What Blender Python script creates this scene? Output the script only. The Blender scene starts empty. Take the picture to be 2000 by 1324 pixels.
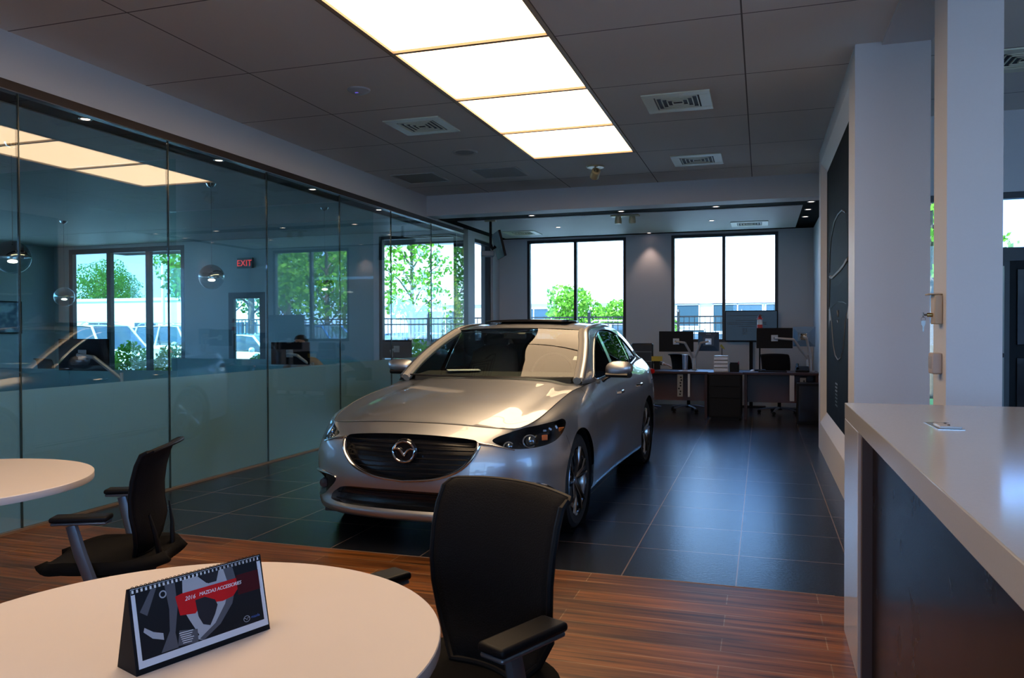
import bpy, math, random
import numpy as np
from mathutils import Vector, Matrix, geometry
random.seed(7)
rng = np.random.default_rng(7)
PI = math.pi
S = bpy.context.scene
COL = S.collection

# ------------------------------------------------------------------ camera
cam_d = bpy.data.cameras.new('camera'); cam = bpy.data.objects.new('camera', cam_d); COL.objects.link(cam)
cam_d.sensor_width = 36.0; cam_d.lens = 1524.0 / 2000.0 * 36.0; cam_d.clip_start = 0.05; cam_d.clip_end = 500
yaw, pitch, roll = .3098, -.01305, -.00286
cy, sy, cp, sp, cr, sr = math.cos(yaw), math.sin(yaw), math.cos(pitch), math.sin(pitch), math.cos(roll), math.sin(roll)
F_ = Vector((-sy * cp, cy * cp, sp)); R_ = Vector((cy, sy, 0)); U_ = R_.cross(F_)
r_ = R_ * cr + U_ * sr; u_ = -R_ * sr + U_ * cr
cam.matrix_world = Matrix(((r_.x, u_.x, -F_.x, 0), (r_.y, u_.y, -F_.y, 0), (r_.z, u_.z, -F_.z, 1.42), (0, 0, 0, 1)))
S.camera = cam

# ------------------------------------------------------------------ light and exposure
S.view_settings.view_transform = 'Standard'; S.view_settings.look = 'None'
S.view_settings.exposure = 0.24; S.view_settings.gamma = 1.0; S.view_settings.use_curve_mapping = False
S.cycles.use_denoising = True
S.cycles.max_bounces = 9; S.cycles.diffuse_bounces = 4; S.cycles.glossy_bounces = 5
S.cycles.transmission_bounces = 6; S.cycles.transparent_max_bounces = 16
S.cycles.caustics_reflective = False; S.cycles.caustics_refractive = False
S.cycles.sample_clamp_indirect = 6.0
w = bpy.data.worlds.new('sky'); S.world = w; w.use_nodes = True
nt = w.node_tree; nt.nodes.clear()
wo = nt.nodes.new('ShaderNodeOutputWorld'); bg = nt.nodes.new('ShaderNodeBackground')
tc = nt.nodes.new('ShaderNodeTexCoord'); nz = nt.nodes.new('ShaderNodeTexNoise'); cr_ = nt.nodes.new('ShaderNodeValToRGB')
mp = nt.nodes.new('ShaderNodeMapping'); mp.inputs['Scale'].default_value = (1, 1, 2.5)
nz.inputs['Scale'].default_value = 3.0; nz.inputs['Detail'].default_value = 5
cr_.color_ramp.elements[0].position = .38; cr_.color_ramp.elements[0].color = (.20, .42, 1., 1)
cr_.color_ramp.elements[1].position = .66; cr_.color_ramp.elements[1].color = (.42, .67, 1, 1)
nt.links.new(tc.outputs['Generated'], mp.inputs['Vector']); nt.links.new(mp.outputs['Vector'], nz.inputs['Vector'])
nt.links.new(nz.outputs['Fac'], cr_.inputs['Fac']); nt.links.new(cr_.outputs['Color'], bg.inputs['Color'])
nt.links.new(bg.outputs['Background'], wo.inputs['Surface']); bg.inputs['Strength'].default_value = 6.0
sd = bpy.data.lights.new('sun', 'SUN'); sd.energy = 22.0; sd.angle = .01; sd.color = (.74, .89, 1)
so = bpy.data.objects.new('sun', sd); COL.objects.link(so); so.rotation_euler = Vector((.30, .52, -.80)).to_track_quat('-Z', 'Y').to_euler()

# ------------------------------------------------------------------ materials
def inp(b, n, v):
    if n in b.inputs: b.inputs[n].default_value = v
MT = {}
def mat(name, col, rough=.5, metal=0., coat=0., spec=.5, emit=None, es=1., noise=0., nscale=8., bump=0., trans=0., coat_rough=.05, sheen=0., aniso=(1, 1, 1)):
    if name in MT: return MT[name]
    m = bpy.data.materials.new(name); m.use_nodes = True; t = m.node_tree; b = t.nodes['Principled BSDF']
    inp(b, 'Base Color', (*col, 1)); inp(b, 'Roughness', rough); inp(b, 'Metallic', metal)
    inp(b, 'Coat Weight', coat); inp(b, 'Coat Roughness', coat_rough); inp(b, 'Specular IOR Level', spec); inp(b, 'Transmission Weight', trans)
    inp(b, 'Sheen Weight', sheen)
    if emit: inp(b, 'Emission Color', (*emit, 1)); inp(b, 'Emission Strength', es)
    g = t.nodes.new('ShaderNodeTexCoord'); mpn = t.nodes.new('ShaderNodeMapping'); mpn.inputs['Scale'].default_value = aniso
    n = t.nodes.new('ShaderNodeTexNoise'); n.inputs['Scale'].default_value = nscale; n.inputs['Detail'].default_value = 3
    t.links.new(g.outputs['Object'], mpn.inputs['Vector']); t.links.new(mpn.outputs['Vector'], n.inputs['Vector'])
    r = t.nodes.new('ShaderNodeMapRange'); r.inputs['To Min'].default_value = max(0, rough - .04); r.inputs['To Max'].default_value = min(1, rough + .04)
    t.links.new(n.outputs['Fac'], r.inputs['Value']); t.links.new(r.outputs['Result'], b.inputs['Roughness'])
    if noise:
        x = t.nodes.new('ShaderNodeMix'); x.data_type = 'RGBA'
        x.inputs['A'].default_value = (*[max(0, c * (1 - noise)) for c in col], 1); x.inputs['B'].default_value = (*[min(1, c * (1 + noise)) for c in col], 1)
        t.links.new(n.outputs['Fac'], x.inputs['Factor']); t.links.new(x.outputs['Result'], b.inputs['Base Color'])
    if bump:
        u = t.nodes.new('ShaderNodeBump'); u.inputs['Strength'].default_value = bump; u.inputs['Distance'].default_value = .003
        t.links.new(n.outputs['Fac'], u.inputs['Height']); t.links.new(u.outputs['Normal'], b.inputs['Normal'])
    MT[name] = m; return m

def emis(name, col, s):
    if name in MT: return MT[name]
    m = bpy.data.materials.new(name); m.use_nodes = True; t = m.node_tree; t.nodes.clear()
    o = t.nodes.new('ShaderNodeOutputMaterial'); e = t.nodes.new('ShaderNodeEmission')
    e.inputs['Color'].default_value = (*col, 1); e.inputs['Strength'].default_value = s
    t.links.new(e.outputs['Emission'], o.inputs['Surface']); MT[name] = m; return m

def glass(name, tint=(.8, .95, .93), ior=1.5, rough=0., falloff=5, mirror=1.):
    """thin pane: clear body with a Fresnel mirror on top"""
    if name in MT: return MT[name]
    m = bpy.data.materials.new(name); m.use_nodes = True; t = m.node_tree; t.nodes.clear()
    o = t.nodes.new('ShaderNodeOutputMaterial'); x = t.nodes.new('ShaderNodeMixShader'); f = t.nodes.new('ShaderNodeLayerWeight')
    tr = t.nodes.new('ShaderNodeBsdfTransparent'); gl = t.nodes.new('ShaderNodeBsdfGlossy'); gl.inputs['Color'].default_value = (mirror, mirror, mirror, 1)
    f0 = ((ior - 1) / (ior + 1)) ** 2; pw = t.nodes.new('ShaderNodeMath'); pw.operation = 'POWER'; pw.inputs[1].default_value = falloff
    ma = t.nodes.new('ShaderNodeMath'); ma.operation = 'MULTIPLY_ADD'; ma.inputs[1].default_value = 1 - f0; ma.inputs[2].default_value = f0
    t.links.new(f.outputs['Facing'], pw.inputs[0]); t.links.new(pw.outputs[0], ma.inputs[0])
    f.inputs['Blend'].default_value = .5; tr.inputs['Color'].default_value = (*tint, 1); gl.inputs['Roughness'].default_value = rough
    t.links.new(ma.outputs[0], x.inputs['Fac']); t.links.new(tr.outputs['BSDF'], x.inputs[1]); t.links.new(gl.outputs['BSDF'], x.inputs[2])
    t.links.new(x.outputs['Shader'], o.inputs['Surface']); MT[name] = m; return m

def frosted(name, col, clear=.12):
    m = bpy.data.materials.new(name); m.use_nodes = True; t = m.node_tree; t.nodes.clear()
    o = t.nodes.new('ShaderNodeOutputMaterial'); x = t.nodes.new('ShaderNodeMixShader'); x2 = t.nodes.new('ShaderNodeMixShader')
    d = t.nodes.new('ShaderNodeBsdfDiffuse'); tl = t.nodes.new('ShaderNodeBsdfTranslucent'); tr = t.nodes.new('ShaderNodeBsdfTransparent')
    for q in (d, tl): q.inputs['Color'].default_value = (*col, 1)
    tr.inputs['Color'].default_value = (.7, .9, .9, 1); x.inputs['Fac'].default_value = .5; x2.inputs['Fac'].default_value = clear
    t.links.new(d.outputs[0], x.inputs[1]); t.links.new(tl.outputs[0], x.inputs[2]); t.links.new(x.outputs[0], x2.inputs[1]); t.links.new(tr.outputs[0], x2.inputs[2])
    t.links.new(x2.outputs[0], o.inputs['Surface']); MT[name] = m; return m

def leafmat(name, c1, c2):
    m = bpy.data.materials.new(name); m.use_nodes = True; t = m.node_tree; t.nodes.clear()
    o = t.nodes.new('ShaderNodeOutputMaterial'); x = t.nodes.new('ShaderNodeMixShader')
    d = t.nodes.new('ShaderNodeBsdfDiffuse'); tl = t.nodes.new('ShaderNodeBsdfTranslucent')
    g = t.nodes.new('ShaderNodeTexCoord'); n = t.nodes.new('ShaderNodeTexNoise'); n.inputs['Scale'].default_value = 2.2
    r = t.nodes.new('ShaderNodeValToRGB'); r.color_ramp.elements[0].position = .38; r.color_ramp.elements[1].position = .62
    r.color_ramp.elements[0].color = (*c1, 1); r.color_ramp.elements[1].color = (*c2, 1)
    t.links.new(g.outputs['Object'], n.inputs['Vector']); t.links.new(n.outputs['Fac'], r.inputs['Fac'])
    t.links.new(r.outputs['Color'], d.inputs['Color']); t.links.new(r.outputs['Color'], tl.inputs['Color'])
    x.inputs['Fac'].default_value = .45; t.links.new(d.outputs[0], x.inputs[1]); t.links.new(tl.outputs[0], x.inputs[2])
    t.links.new(x.outputs[0], o.inputs['Surface']); MT[name] = m; return m

def brickmat(name, c1, c2, mortar, bw, rh, ms, off, rough, origin=(0, 0, 0), wood=False, bump=.0, spec=.5, axis='XY', freq=2):
    m = bpy.data.materials.new(name); m.use_nodes = True; t = m.node_tree; b = t.nodes['Principled BSDF']
    g = t.nodes.new('ShaderNodeNewGeometry'); mpn = t.nodes.new('ShaderNodeMapping'); mpn.vector_type = 'POINT'
    mpn.inputs['Location'].default_value = origin
    if axis == 'XZ': mpn.inputs['Rotation'].default_value = (-PI / 2, 0, 0)
    t.links.new(g.outputs['Position'], mpn.inputs['Vector'])
    br = t.nodes.new('ShaderNodeTexBrick'); br.offset = off; br.offset_frequency = freq
    for k, v in (('Scale', 1.), ('Brick Width', bw), ('Row Height', rh), ('Mortar Size', ms), ('Mortar Smooth', .1), ('Bias', 0.)): br.inputs[k].default_value = v
    br.inputs['Color1'].default_value = (*c1, 1); br.inputs['Color2'].default_value = (*c2, 1); br.inputs['Mortar'].default_value = (*mortar, 1)
    t.links.new(mpn.outputs['Vector'], br.inputs['Vector'])
    if wood:
        wv = t.nodes.new('ShaderNodeMapping'); wv.inputs['Scale'].default_value = (1.3, 26, 1)
        n = t.nodes.new('ShaderNodeTexNoise'); n.inputs['Scale'].default_value = 1.; n.inputs['Detail'].default_value = 6; n.inputs['Roughness'].default_value = .6
        t.links.new(g.outputs['Position'], wv.inputs['Vector']); t.links.new(wv.outputs['Vector'], n.inputs['Vector'])
        r = t.nodes.new('ShaderNodeValToRGB'); r.color_ramp.elements[0].position = .34; r.color_ramp.elements[1].position = .68
        r.color_ramp.elements[0].color = (.16, .14, .14, 1); r.color_ramp.elements[1].color = (1.5, 1.4, 1.2, 1)
        t.links.new(n.outputs['Fac'], r.inputs['Fac'])
        mx = t.nodes.new('ShaderNodeMix'); mx.data_type = 'RGBA'; mx.blend_type = 'MULTIPLY'; mx.inputs['Factor'].default_value = 1
        t.links.new(br.outputs['Color'], mx.inputs['A']); t.links.new(r.outputs['Color'], mx.inputs['B'])
        t.links.new(mx.outputs['Result'], b.inputs['Base Color'])
    else: t.links.new(br.outputs['Color'], b.inputs['Base Color'])
    inp(b, 'Roughness', rough); inp(b, 'Specular IOR Level', spec)
    if bump:
        n2 = t.nodes.new('ShaderNodeTexNoise'); n2.inputs['Scale'].default_value = 45; n2.inputs['Detail'].default_value = 5
        u = t.nodes.new('ShaderNodeBump'); u.inputs['Strength'].default_value = bump; u.inputs['Distance'].default_value = .003
        t.links.new(g.outputs['Position'], n2.inputs['Vector']); t.links.new(n2.outputs['Fac'], u.inputs['Height']); t.links.new(u.outputs['Normal'], b.inputs['Normal'])
    MT[name] = m; return m

white = mat('white_paint', (.62, .60, .60), .55, noise=.02, bump=.05, nscale=60)
ceil_m = brickmat('ceiling_tile', (.80, .75, .70), (.79, .74, .69), (.15, .13, .12), 1.279, 1.279, .006, 0., .85, origin=(.13 + 1.279 * 10, -5.41 + 1.279 * 20, 0))
tile_m = brickmat('dark_floor_tile', (.012, .014, .021), (.010, .012, .018), (.17, .12, .095), .633, .6236, .004, 0., .27, origin=(.134 + .633 * 30, -4.428 + .6236 * 30, 0), bump=.25, spec=.4)
wood_m = brickmat('wood_plank_tile', (.25, .092, .022), (.125, .044, .012), (.30, .21, .13), 1.22, .152, .0028, .37, .40, origin=(20.46, -4.44 + .152 * 60, 0), wood=True, bump=.1, freq=2, spec=.3)
inp(tile_m.node_tree.nodes['Principled BSDF'], 'Specular Tint', (.40, .66, 1, 1))
dark = mat('dark_metal_frame', (.012, .012, .014), .4)
brown = mat('bronze_channel', (.06, .045, .04), .3, metal=.4)
black = mat('black_plastic', (.006, .006, .007), .5, spec=.15)
blackg = mat('black_gloss', (.01, .01, .012), .12)
chrome = mat('chrome', (.75, .75, .77), .08, metal=1)
alu = mat('brushed_aluminium', (.42, .42, .44), .32, metal=.9)
silverpl = mat('silver_plastic', (.45, .45, .46), .4, metal=.3)
tablem = mat('white_laminate', (.74, .66, .62), .45, noise=.02)
counterm = mat('white_quartz', (.52, .51, .52), .12, spec=.5, noise=.03, nscale=120)
slotm = mat('black_slot', (.003, .003, .003), .8, spec=.05)
win_gl = glass('window_glass', (.86, .93, .94), 1.45)
part_gl = glass('partition_glass', (.89, .955, .94), 1.92)
frost_m = frosted('frosted_film', (.47, .66, .70), .10)
frost2_m = frosted('frosted_film_pale', (.62, .78, .84), .10)
deskwood = mat('dark_walnut', (.040, .014, .010), .4, spec=.25, noise=.35, nscale=3, aniso=(1, 12, 12))
fabric = mat('black_fabric', (.006, .0055, .0055), .9, spec=.15, bump=.3, nscale=300)
navyfab = mat('navy_fabric', (.014, .022, .045), .85, bump=.3, nscale=300)
skin = mat('skin', (.45, .24, .16), .5)
hair = mat('black_hair', (.012, .010, .010), .6)

# ------------------------------------------------------------------ mesh helpers
class MB:
    def __init__(s, M=None): s.v = []; s.f = []; s.M = M or Matrix()
    def add(s, vs, fs):
        o = len(s.v); s.v += [tuple(s.M @ Vector(p)) for p in vs]; s.f += [tuple(i + o for i in q) for q in fs]; return s
    def box(s, x0, x1, y0, y1, z0, z1):
        return s.add([(x, y, z) for z in (z0, z1) for y in (y0, y1) for x in (x0, x1)],
                     [(0, 2, 3, 1), (4, 5, 7, 6), (0, 1, 5, 4), (2, 6, 7, 3), (0, 4, 6, 2), (1, 3, 7, 5)])
    def path(s, pts, r, n=8, closed=False, flat=1., up=(0, 0, 1), caps=True):
        pts = [Vector(p) for p in pts]; rs = r if isinstance(r, (list, tuple)) else [r] * len(pts); rings = []
        up = Vector(up); N = len(pts); pa = None
        for i, p in enumerate(pts):
            a = pts[(i - 1) % N] if (closed or i) else p; b = pts[(i + 1) % N] if (closed or i < N - 1) else p
            d = (b - a).normalized(); x = d.cross(up)
            if x.length < 1e-3: x = pa or d.cross(Vector((1, 0, 0)))
            x.normalize(); 
            if pa and x.dot(pa) < 0: x = -x
            pa = x; y = x.cross(d).normalized()
            rings.append([p + x * math.cos(2 * PI * j / n) * rs[i] + y * math.sin(2 * PI * j / n) * rs[i] * flat for j in range(n)])
        return s.loft(rings, closed, caps)
    def loft(s, rings, closed=False, caps=True):
        n = len(rings[0]); vs = [p for r in rings for p in r]; fs = []; m = len(rings)
        for i in range(m if closed else m - 1):
            k = (i + 1) % m
            fs += [(i * n + j, i * n + (j + 1) % n, k * n + (j + 1) % n, k * n + j) for j in range(n)]
        if caps and not closed: fs += [tuple(range(n))[::-1], tuple((m - 1) * n + j for j in range(n))]
        return s.add(vs, fs)
    def tube(s, p, q, r, r2=None, n=12): return s.path([p, q], [r, r if r2 is None else r2], n)
    def lathe(s, prof, c=(0, 0, 0), n=32, ax='z', caps=False):
        rings = []
        for r, z in prof:
            ring = []
            for j in range(n):
                a = 2 * PI * j / n; u, v_ = r * math.cos(a), r * math.sin(a)
                ring.append({'z': (u, v_, z), 'x': (z, u, v_), 'y': (v_, z, u)}[ax])
            rings.append([(c[0] + p[0], c[1] + p[1], c[2] + p[2]) for p in ring])
        return s.loft(rings, False, caps)
    def prism(s, poly, a, b, ax='z'):
        m = {'z': lambda p, h: (p[0], p[1], h), 'x': lambda p, h: (h, p[0], p[1]), 'y': lambda p, h: (p[0], h, p[1])}[ax]
        n = len(poly); vs = [m(p, a) for p in poly] + [m(p, b) for p in poly]
        return s.add(vs, [tuple(range(n))[::-1], tuple(range(n, 2 * n))] + [(i, (i + 1) % n, n + (i + 1) % n, n + i) for i in range(n)])
    def grid(s, P):
        m, n = len(P), len(P[0])
        return s.add([p for r in P for p in r], [(i * n + j, i * n + j + 1, (i + 1) * n + j + 1, (i + 1) * n + j) for i in range(m - 1) for j in range(n - 1)])
    def ball(s, c, r, n=16, sc=(1, 1, 1)):
        rings = []
        for i in range(1, n):
            a = PI * i / n
            rings.append([(c[0] + r * sc[0] * math.sin(a) * math.cos(2 * PI * j / (2 * n)), c[1] + r * sc[1] * math.sin(a) * math.sin(2 * PI * j / (2 * n)), c[2] - r * sc[2] * math.cos(a)) for j in range(2 * n)])
        return s.loft(rings, False, True)
    def build(s, name, m, parent=None, smooth=35, bevel=0., seg=2, sub=0, solid=0.):
        me = bpy.data.meshes.new(name); me.from_pydata(s.v, [], s.f)
        import bmesh
        bm = bmesh.new(); bm.from_mesh(me); bmesh.ops.recalc_face_normals(bm, faces=bm.faces); bm.to_mesh(me); bm.free()
        if smooth: me.shade_smooth(); me.set_sharp_from_angle(angle=math.radians(smooth))
        me.materials.append(m); o = bpy.data.objects.new(name, me); COL.objects.link(o)
        if parent: o.parent = parent
        if solid: q = o.modifiers.new('thick', 'SOLIDIFY'); q.thickness = solid; q.offset = 0
        if bevel: q = o.modifiers.new('bevel', 'BEVEL'); q.width = bevel; q.segments = seg; q.limit_method = 'ANGLE'; q.angle_limit = math.radians(40)
        if sub: q = o.modifiers.new('sub', 'SUBSURF'); q.levels = sub; q.render_levels = sub
        return o
def bx(name, m, x0, x1, y0, y1, z0, z1, parent=None, bevel=0.): return MB().box(x0, x1, y0, y1, z0, z1).build(name, m, parent, bevel=bevel)
def tag(o, label=None, cat=None, group=None, kind=None):
    if label: o['label'] = label
    if cat: o['category'] = cat
    if group: o['group'] = group
    if kind: o['kind'] = kind
    return o
def thing(name, label, cat, loc=(0, 0, 0), rz=0., group=None):
    o = bpy.data.objects.new(name, None); o.empty_display_size = .1; COL.objects.link(o)
    o.location = loc; o.rotation_euler = (0, 0, rz); return tag(o, label, cat, group)
def struct(o): o['kind'] = 'structure'; return o
def copy_tree(o, parent=None):
    c = o.copy(); COL.objects.link(c)
    if parent: c.parent = parent
    for ch in list(o.children): copy_tree(ch, c)
    return c
def dup(o, loc, rz, label, group=None, scale=None):
    c = copy_tree(o); c.location = loc; c.rotation_euler = (0, 0, rz); c['label'] = label
    if group: c['group'] = group
    if scale: c.scale = (scale,) * 3
    return c
def text(name, s, size, m, parent, M, extrude=.0005, shear=0., align='LEFT', space=1.):
    cu = bpy.data.curves.new(name, 'FONT'); cu.body = s; cu.size = size; cu.extrude = extrude; cu.shear = shear; cu.align_x = align; cu.space_character = space
    cu.resolution_u = 3
    t = bpy.data.objects.new(name, cu); COL.objects.link(t); bpy.context.view_layer.update()
    me = bpy.data.meshes.new_from_object(t.evaluated_get(bpy.context.evaluated_depsgraph_get())); me.name = name
    bpy.data.objects.remove(t); me.materials.clear(); me.materials.append(m)
    o = bpy.data.objects.new(name, me); COL.objects.link(o)
    if parent: o.parent = parent
    o.matrix_local = M; return o
def frame_M(o, x, y):
    """matrix with local x and y axes given, z = x cross y"""
    x = Vector(x).normalized(); y = Vector(y).normalized(); z = x.cross(y).normalized(); y = z.cross(x)
    return Matrix(((x.x, y.x, z.x, o[0]), (x.y, y.y, z.y, o[1]), (x.z, y.z, z.z, o[2]), (0, 0, 0, 1)))

# ================================================================== THE ROOM
XG = -5.0   # line of the glass partition
struct(bx('floor', tile_m, -14.5, 6.0, 4.44, 15.0, -.1, 0))
struct(bx('floor_wood', wood_m, -14.5, 6.0, -4.2, 4.44, -.1, 0)).name = 'floor'
o = struct(bx('trim_1', mat('grout', (.26, .18, .13), .6), XG, .37, 4.436, 4.444, 0, .0012))
# ceilings
def hole_ceiling():
    mb = MB()
    X = [XG, -2.68, -1.41, .83, 6.0]; Y = [-4.2, .24, 9.21, 11.25]
    for i in range(4):
        for j in range(3):
            if i == 1 and j == 1: continue
            if i == 3: continue
            mb.box(X[i], X[i + 1], Y[j], Y[j + 1], 3.5, 3.6)
    return mb
struct(hole_ceiling().build('ceiling', ceil_m, smooth=0))
struct(bx('ceiling', white, .83, 1.16, -4.2, 8.6, 3.475, 3.6))
struct(bx('ceiling', ceil_m, 1.16, 6.0, -4.2, 8.6, 3.5, 3.6))
struct(bx('ceiling', slotm, -14.5, 1.2, 11.42, 15.0, 3.196, 3.3))
struct(bx('ceiling', white, XG + .22, .56, 12.0, 14.55, 3.185, 3.1959))     # dropped panel inside the dark slot
struct(bx('ceiling', white, -14.5, XG - .62, -4.2, 11.25, 3.19, 3.3))
struct(bx('ceiling', slotm, XG - .62, XG - .12, -4.2, 11.25, 3.20, 3.3))
struct(bx('ceiling', white, -14.5, XG - .62, 11.25, 12.9, 3.185, 3.1955))
# roof slab; unseen deep eaves added to keep the sun out
struct(bx('ceiling', white, -16, 7.5, -7.2, 16.2, 3.9, 4.1)).name = 'ceiling'
# bulkheads
struct(bx('wall_left', white, XG - .12, XG, -4.2, 12.83, 3.16, 3.9))
struct(bx('wall_back', white, XG, .87, 11.25, 11.60, 3.186, 3.9)).name = 'trim_beam'
bpy.data.objects['trim_beam'].name = 'trim_2'
# left partition, panes and frosted band
lw = bpy.data.objects['wall_left']
ys = [-4.2, -2.74, -1.35, .1, 1.35, 2.74, 4.198, 5.655, 7.10, 8.60, 10.01, 11.42, 12.83]
for a, b in zip(ys[:-1], ys[1:]):
    bx('glass_pane', part_gl, XG - .006, XG + .006, a + .005, b - .005, .015, 3.09, lw)
    bx('frosted_film', frost_m, XG - .009, XG - .0072, a + .005, b - .005, .02, .995, lw)
for b in ys[1:-1]:
    bx('glass_joint', mat('joint', (.03, .05, .05), .2), XG - .008, XG + .008, b - .0045, b + .0045, .015, 3.09, lw)
MB().box(XG - .05, XG + .012, -4.2, 12.83, 3.085, 3.16).build('top_channel', brown, lw)
MB().box(XG + .0122, XG + .016, -4.2, 12.83, 3.085, 3.094).build('top_channel_lip', chrome, lw)
MB().box(XG - .02, XG + .02, -4.2, 12.83, 0, .016).build('base_channel', mat('bronze_sill', (.35, .24, .15), .35, metal=.6), lw)
# post and left wall of the rear bay with its tall window
wl = struct(bx('wall_left', mat('bronze_post', (.16, .13, .12), .5), XG - .12, XG + .0, 12.83, 13.06, 0, 3.1955))
wl2 = MB().box(XG - .25, XG, 13.06, 13.40, 0, 3.1955).box(XG - .25, XG, 14.42, 14.98, 0, 3.1955).box(XG - .25, XG, 13.40, 14.42, 0, 1.15).box(XG - .25, XG, 13.4, 14.42, 3.08, 3.1955).build('wall_left', white, smooth=0)
struct(wl2)
def window(name, x0, x1, y, z0, z1, mull=(), fw=.055, fd=.10, axis='x', gl=win_gl):
    """aluminium framed window; axis x: lies along x at depth y"""
    def B(mb, a0, a1, c0, c1, d0, d1):
        return mb.box(a0, a1, c0, c1, d0, d1) if axis == 'x' else mb.box(c0, c1, a0, a1, d0, d1)
    w_ = struct(B(MB(), x0, x1, y - .004, y + .004, z0, z1).build(name, gl))
    m = MB()
    B(m, x0, x1, y - fd / 2, y + fd / 2, z0, z0 + fw); B(m, x0, x1, y - fd / 2, y + fd / 2, z1 - fw, z1)
    for a in [x0, x1 - fw] + [q - fw / 2 for q in mull]: B(m, a, a + fw, y - fd / 2, y + fd / 2, z0 + fw, z1 - fw)
    m.build('window_frame', dark, w_)
    return w_
window('window_1', 13.40, 14.42, XG - .10, 1.15, 3.08, axis='y')
# back wall of the rear bay
def wall_with_holes(name, m, x0, x1, y0, y1, z1, holes):
    mb = MB(); xs = sorted([x0, x1] + [h[0] for h in holes] + [h[1] for h in holes])
    for a, b in zip(xs[:-1], xs[1:]):
        h = [q for q in holes if q[0] <= a + 1e-6 and q[1] >= b - 1e-6]
        if not h: mb.box(a, b, y0, y1, 0, z1)
        else:
            if h[0][2] > 0: mb.box(a, b, y0, y1, 0, h[0][2])
            if h[0][3] < z1: mb.box(a, b, y0, y1, h[0][3], z1)
    return struct(mb.build(name, m, smooth=0))
wall_with_holes('wall_back', white, XG - .25, 1.2, 14.8, 15.0, 3.215, [(-4.42, -2.46, 1.165, 3.155), (-1.61, .28, 1.165, 3.155)])
window('window_2', -4.42, -2.46, 14.86, 1.165, 3.155, (-3.45,))
window('window_3', -1.61, .28, 14.86, 1.165, 3.155, (-.665,))
# back wall of the offices
wall_with_holes('wall_back_offices', white, -14.5, XG - .12, 13.0, 13.2, 3.215, [(-14.1, -11.10, .10, 3.13), (-10.05, -9.2, 0, 2.15), (-6.74, -5.20, .30, 3.13)]).name = 'wall_back'
window('window_4', -14.1, -11.10, 13.06, .10, 3.13, (-13.04, -12.03), fw=.10)
window('window_5', -6.74, -5.20, 13.06, .30, 3.13, fw=.06)
d = struct(bx('door_1', glass('door_glass', (.86, .93, .94), 1.45), -9.93, -9.33, 13.03, 13.04, .15, 2.03))
m = MB().box(-10.05, -9.93, 13.0, 13.08, 0, 2.15).box(-9.33, -9.2, 13.0, 13.08, 0, 2.15).box(-9.93, -9.33, 13.0, 13.08, 2.03, 2.15).box(-9.93, -9.33, 13.0, 13.08, 0, .15)
m.build('door_frame', dark, d)
MB().path([(-9.87, 12.99, 1.0), (-9.87, 12.93, 1.02), (-9.87, 12.93, 1.32), (-9.87, 12.99, 1.34)], .012).build('door_handle', black, d)
# far left wall, right bay wall
struct(MB().box(-14.7, -14.5, -4.2, 2.0, 0, 3.9).box(-14.7, -14.5, 11.0, 13.2, 0, 3.9).box(-14.7, -14.5, 2.0, 11.0, 0, .4).box(-14.7, -14.5, 2.0, 11.0, 3.1, 3.9).build('wall_left', white, smooth=0))
window('window_added', 2.0, 11.0, -14.6, .4, 3.1, (4.2, 6.5, 8.8), axis='y')  # unseen window, added to bring more daylight into the offices
struct(bx('wall_right', white, .87, 1.15, 10.0, 15.0, 0, 3.5))
# feature wall with splayed poster niche
def feature():
    x0, x1 = .65, 1.15; ya, yb = 6.25, 10.0
    n0, n1, za, zb = 6.67, 9.75, .32, 3.33       # outer opening
    m0, m1, zc, zd = 6.85, 9.68, .45, 3.205      # poster edge
    xd = .72
    mb = MB()
    # front skin around the opening
    for q in ((ya, n0, 0, 3.5), (n1, yb, 0, 3.5), (n0, n1, 0, za), (n0, n1, zb, 3.5)):
        mb.add([(x0, q[0], q[2]), (x0, q[1], q[2]), (x0, q[1], q[3]), (x0, q[0], q[3])], [(0, 1, 2, 3)])
    o_ = [(x0, n0, za), (x0, n1, za), (x0, n1, zb), (x0, n0, zb)]; i_ = [(xd, m0, zc), (xd, m1, zc), (xd, m1, zd), (xd, m0, zd)]
    mb.add(o_ + i_, [(k, (k + 1) % 4, 4 + (k + 1) % 4, 4 + k) for k in range(4)])
    mb.add([(x0, ya, 0), (x1, ya, 0), (x1, yb, 0), (x0, yb, 0), (x0, ya, 3.5), (x1, ya, 3.5), (x1, yb, 3.5), (x0, yb, 3.5)],
           [(0, 1, 5, 4), (1, 2, 6, 5), (2, 3, 7, 6), (0, 1, 2, 3), (4, 5, 6, 7)])
    return struct(mb.build('wall_right', white, smooth=0))
feature()
# right hand lobby: far storefront wall with window and door
wall_with_holes('wall_back_lobby', white, 1.15, 6.0, 8.6, 8.8, 3.5, [(1.25, 1.75, .12, 2.72), (2.02, 3.4, 0, 2.72)]).name = 'wall_back'
window('window_6', 1.25, 1.75, 8.66, .12, 2.72, (), fw=.06)
w7 = window('window_7', 2.02, 3.4, 8.66, 2.13, 2.72, (), fw=.06)
bx('window_frame', dark, 2.02, 3.4, 8.60, 8.72, 2.06, 2.13, w7)
w8 = window('window_8', 2.02, 2.27, 8.66, 0, 2.06, (), fw=.045)
bx('window_frame', dark, 2.065, 2.225, 8.62, 8.70, 1.13, 1.17, w8)
d2 = struct(bx('door_2', black, 2.27, 3.2, 8.62, 8.69, .01, 2.06))
m = MB().box(2.33, 3.14, 8.60, 8.62, 1.25, 1.98).box(2.33, 3.14, 8.60, 8.62, .12, 1.13).build('door_panel', blackg, d2, bevel=.006)
struct(bx('wall_right_jamb', dark, 3.2, 3.4, 8.62, 8.69, 0, 2.06)).name = 'trim_3'
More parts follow.
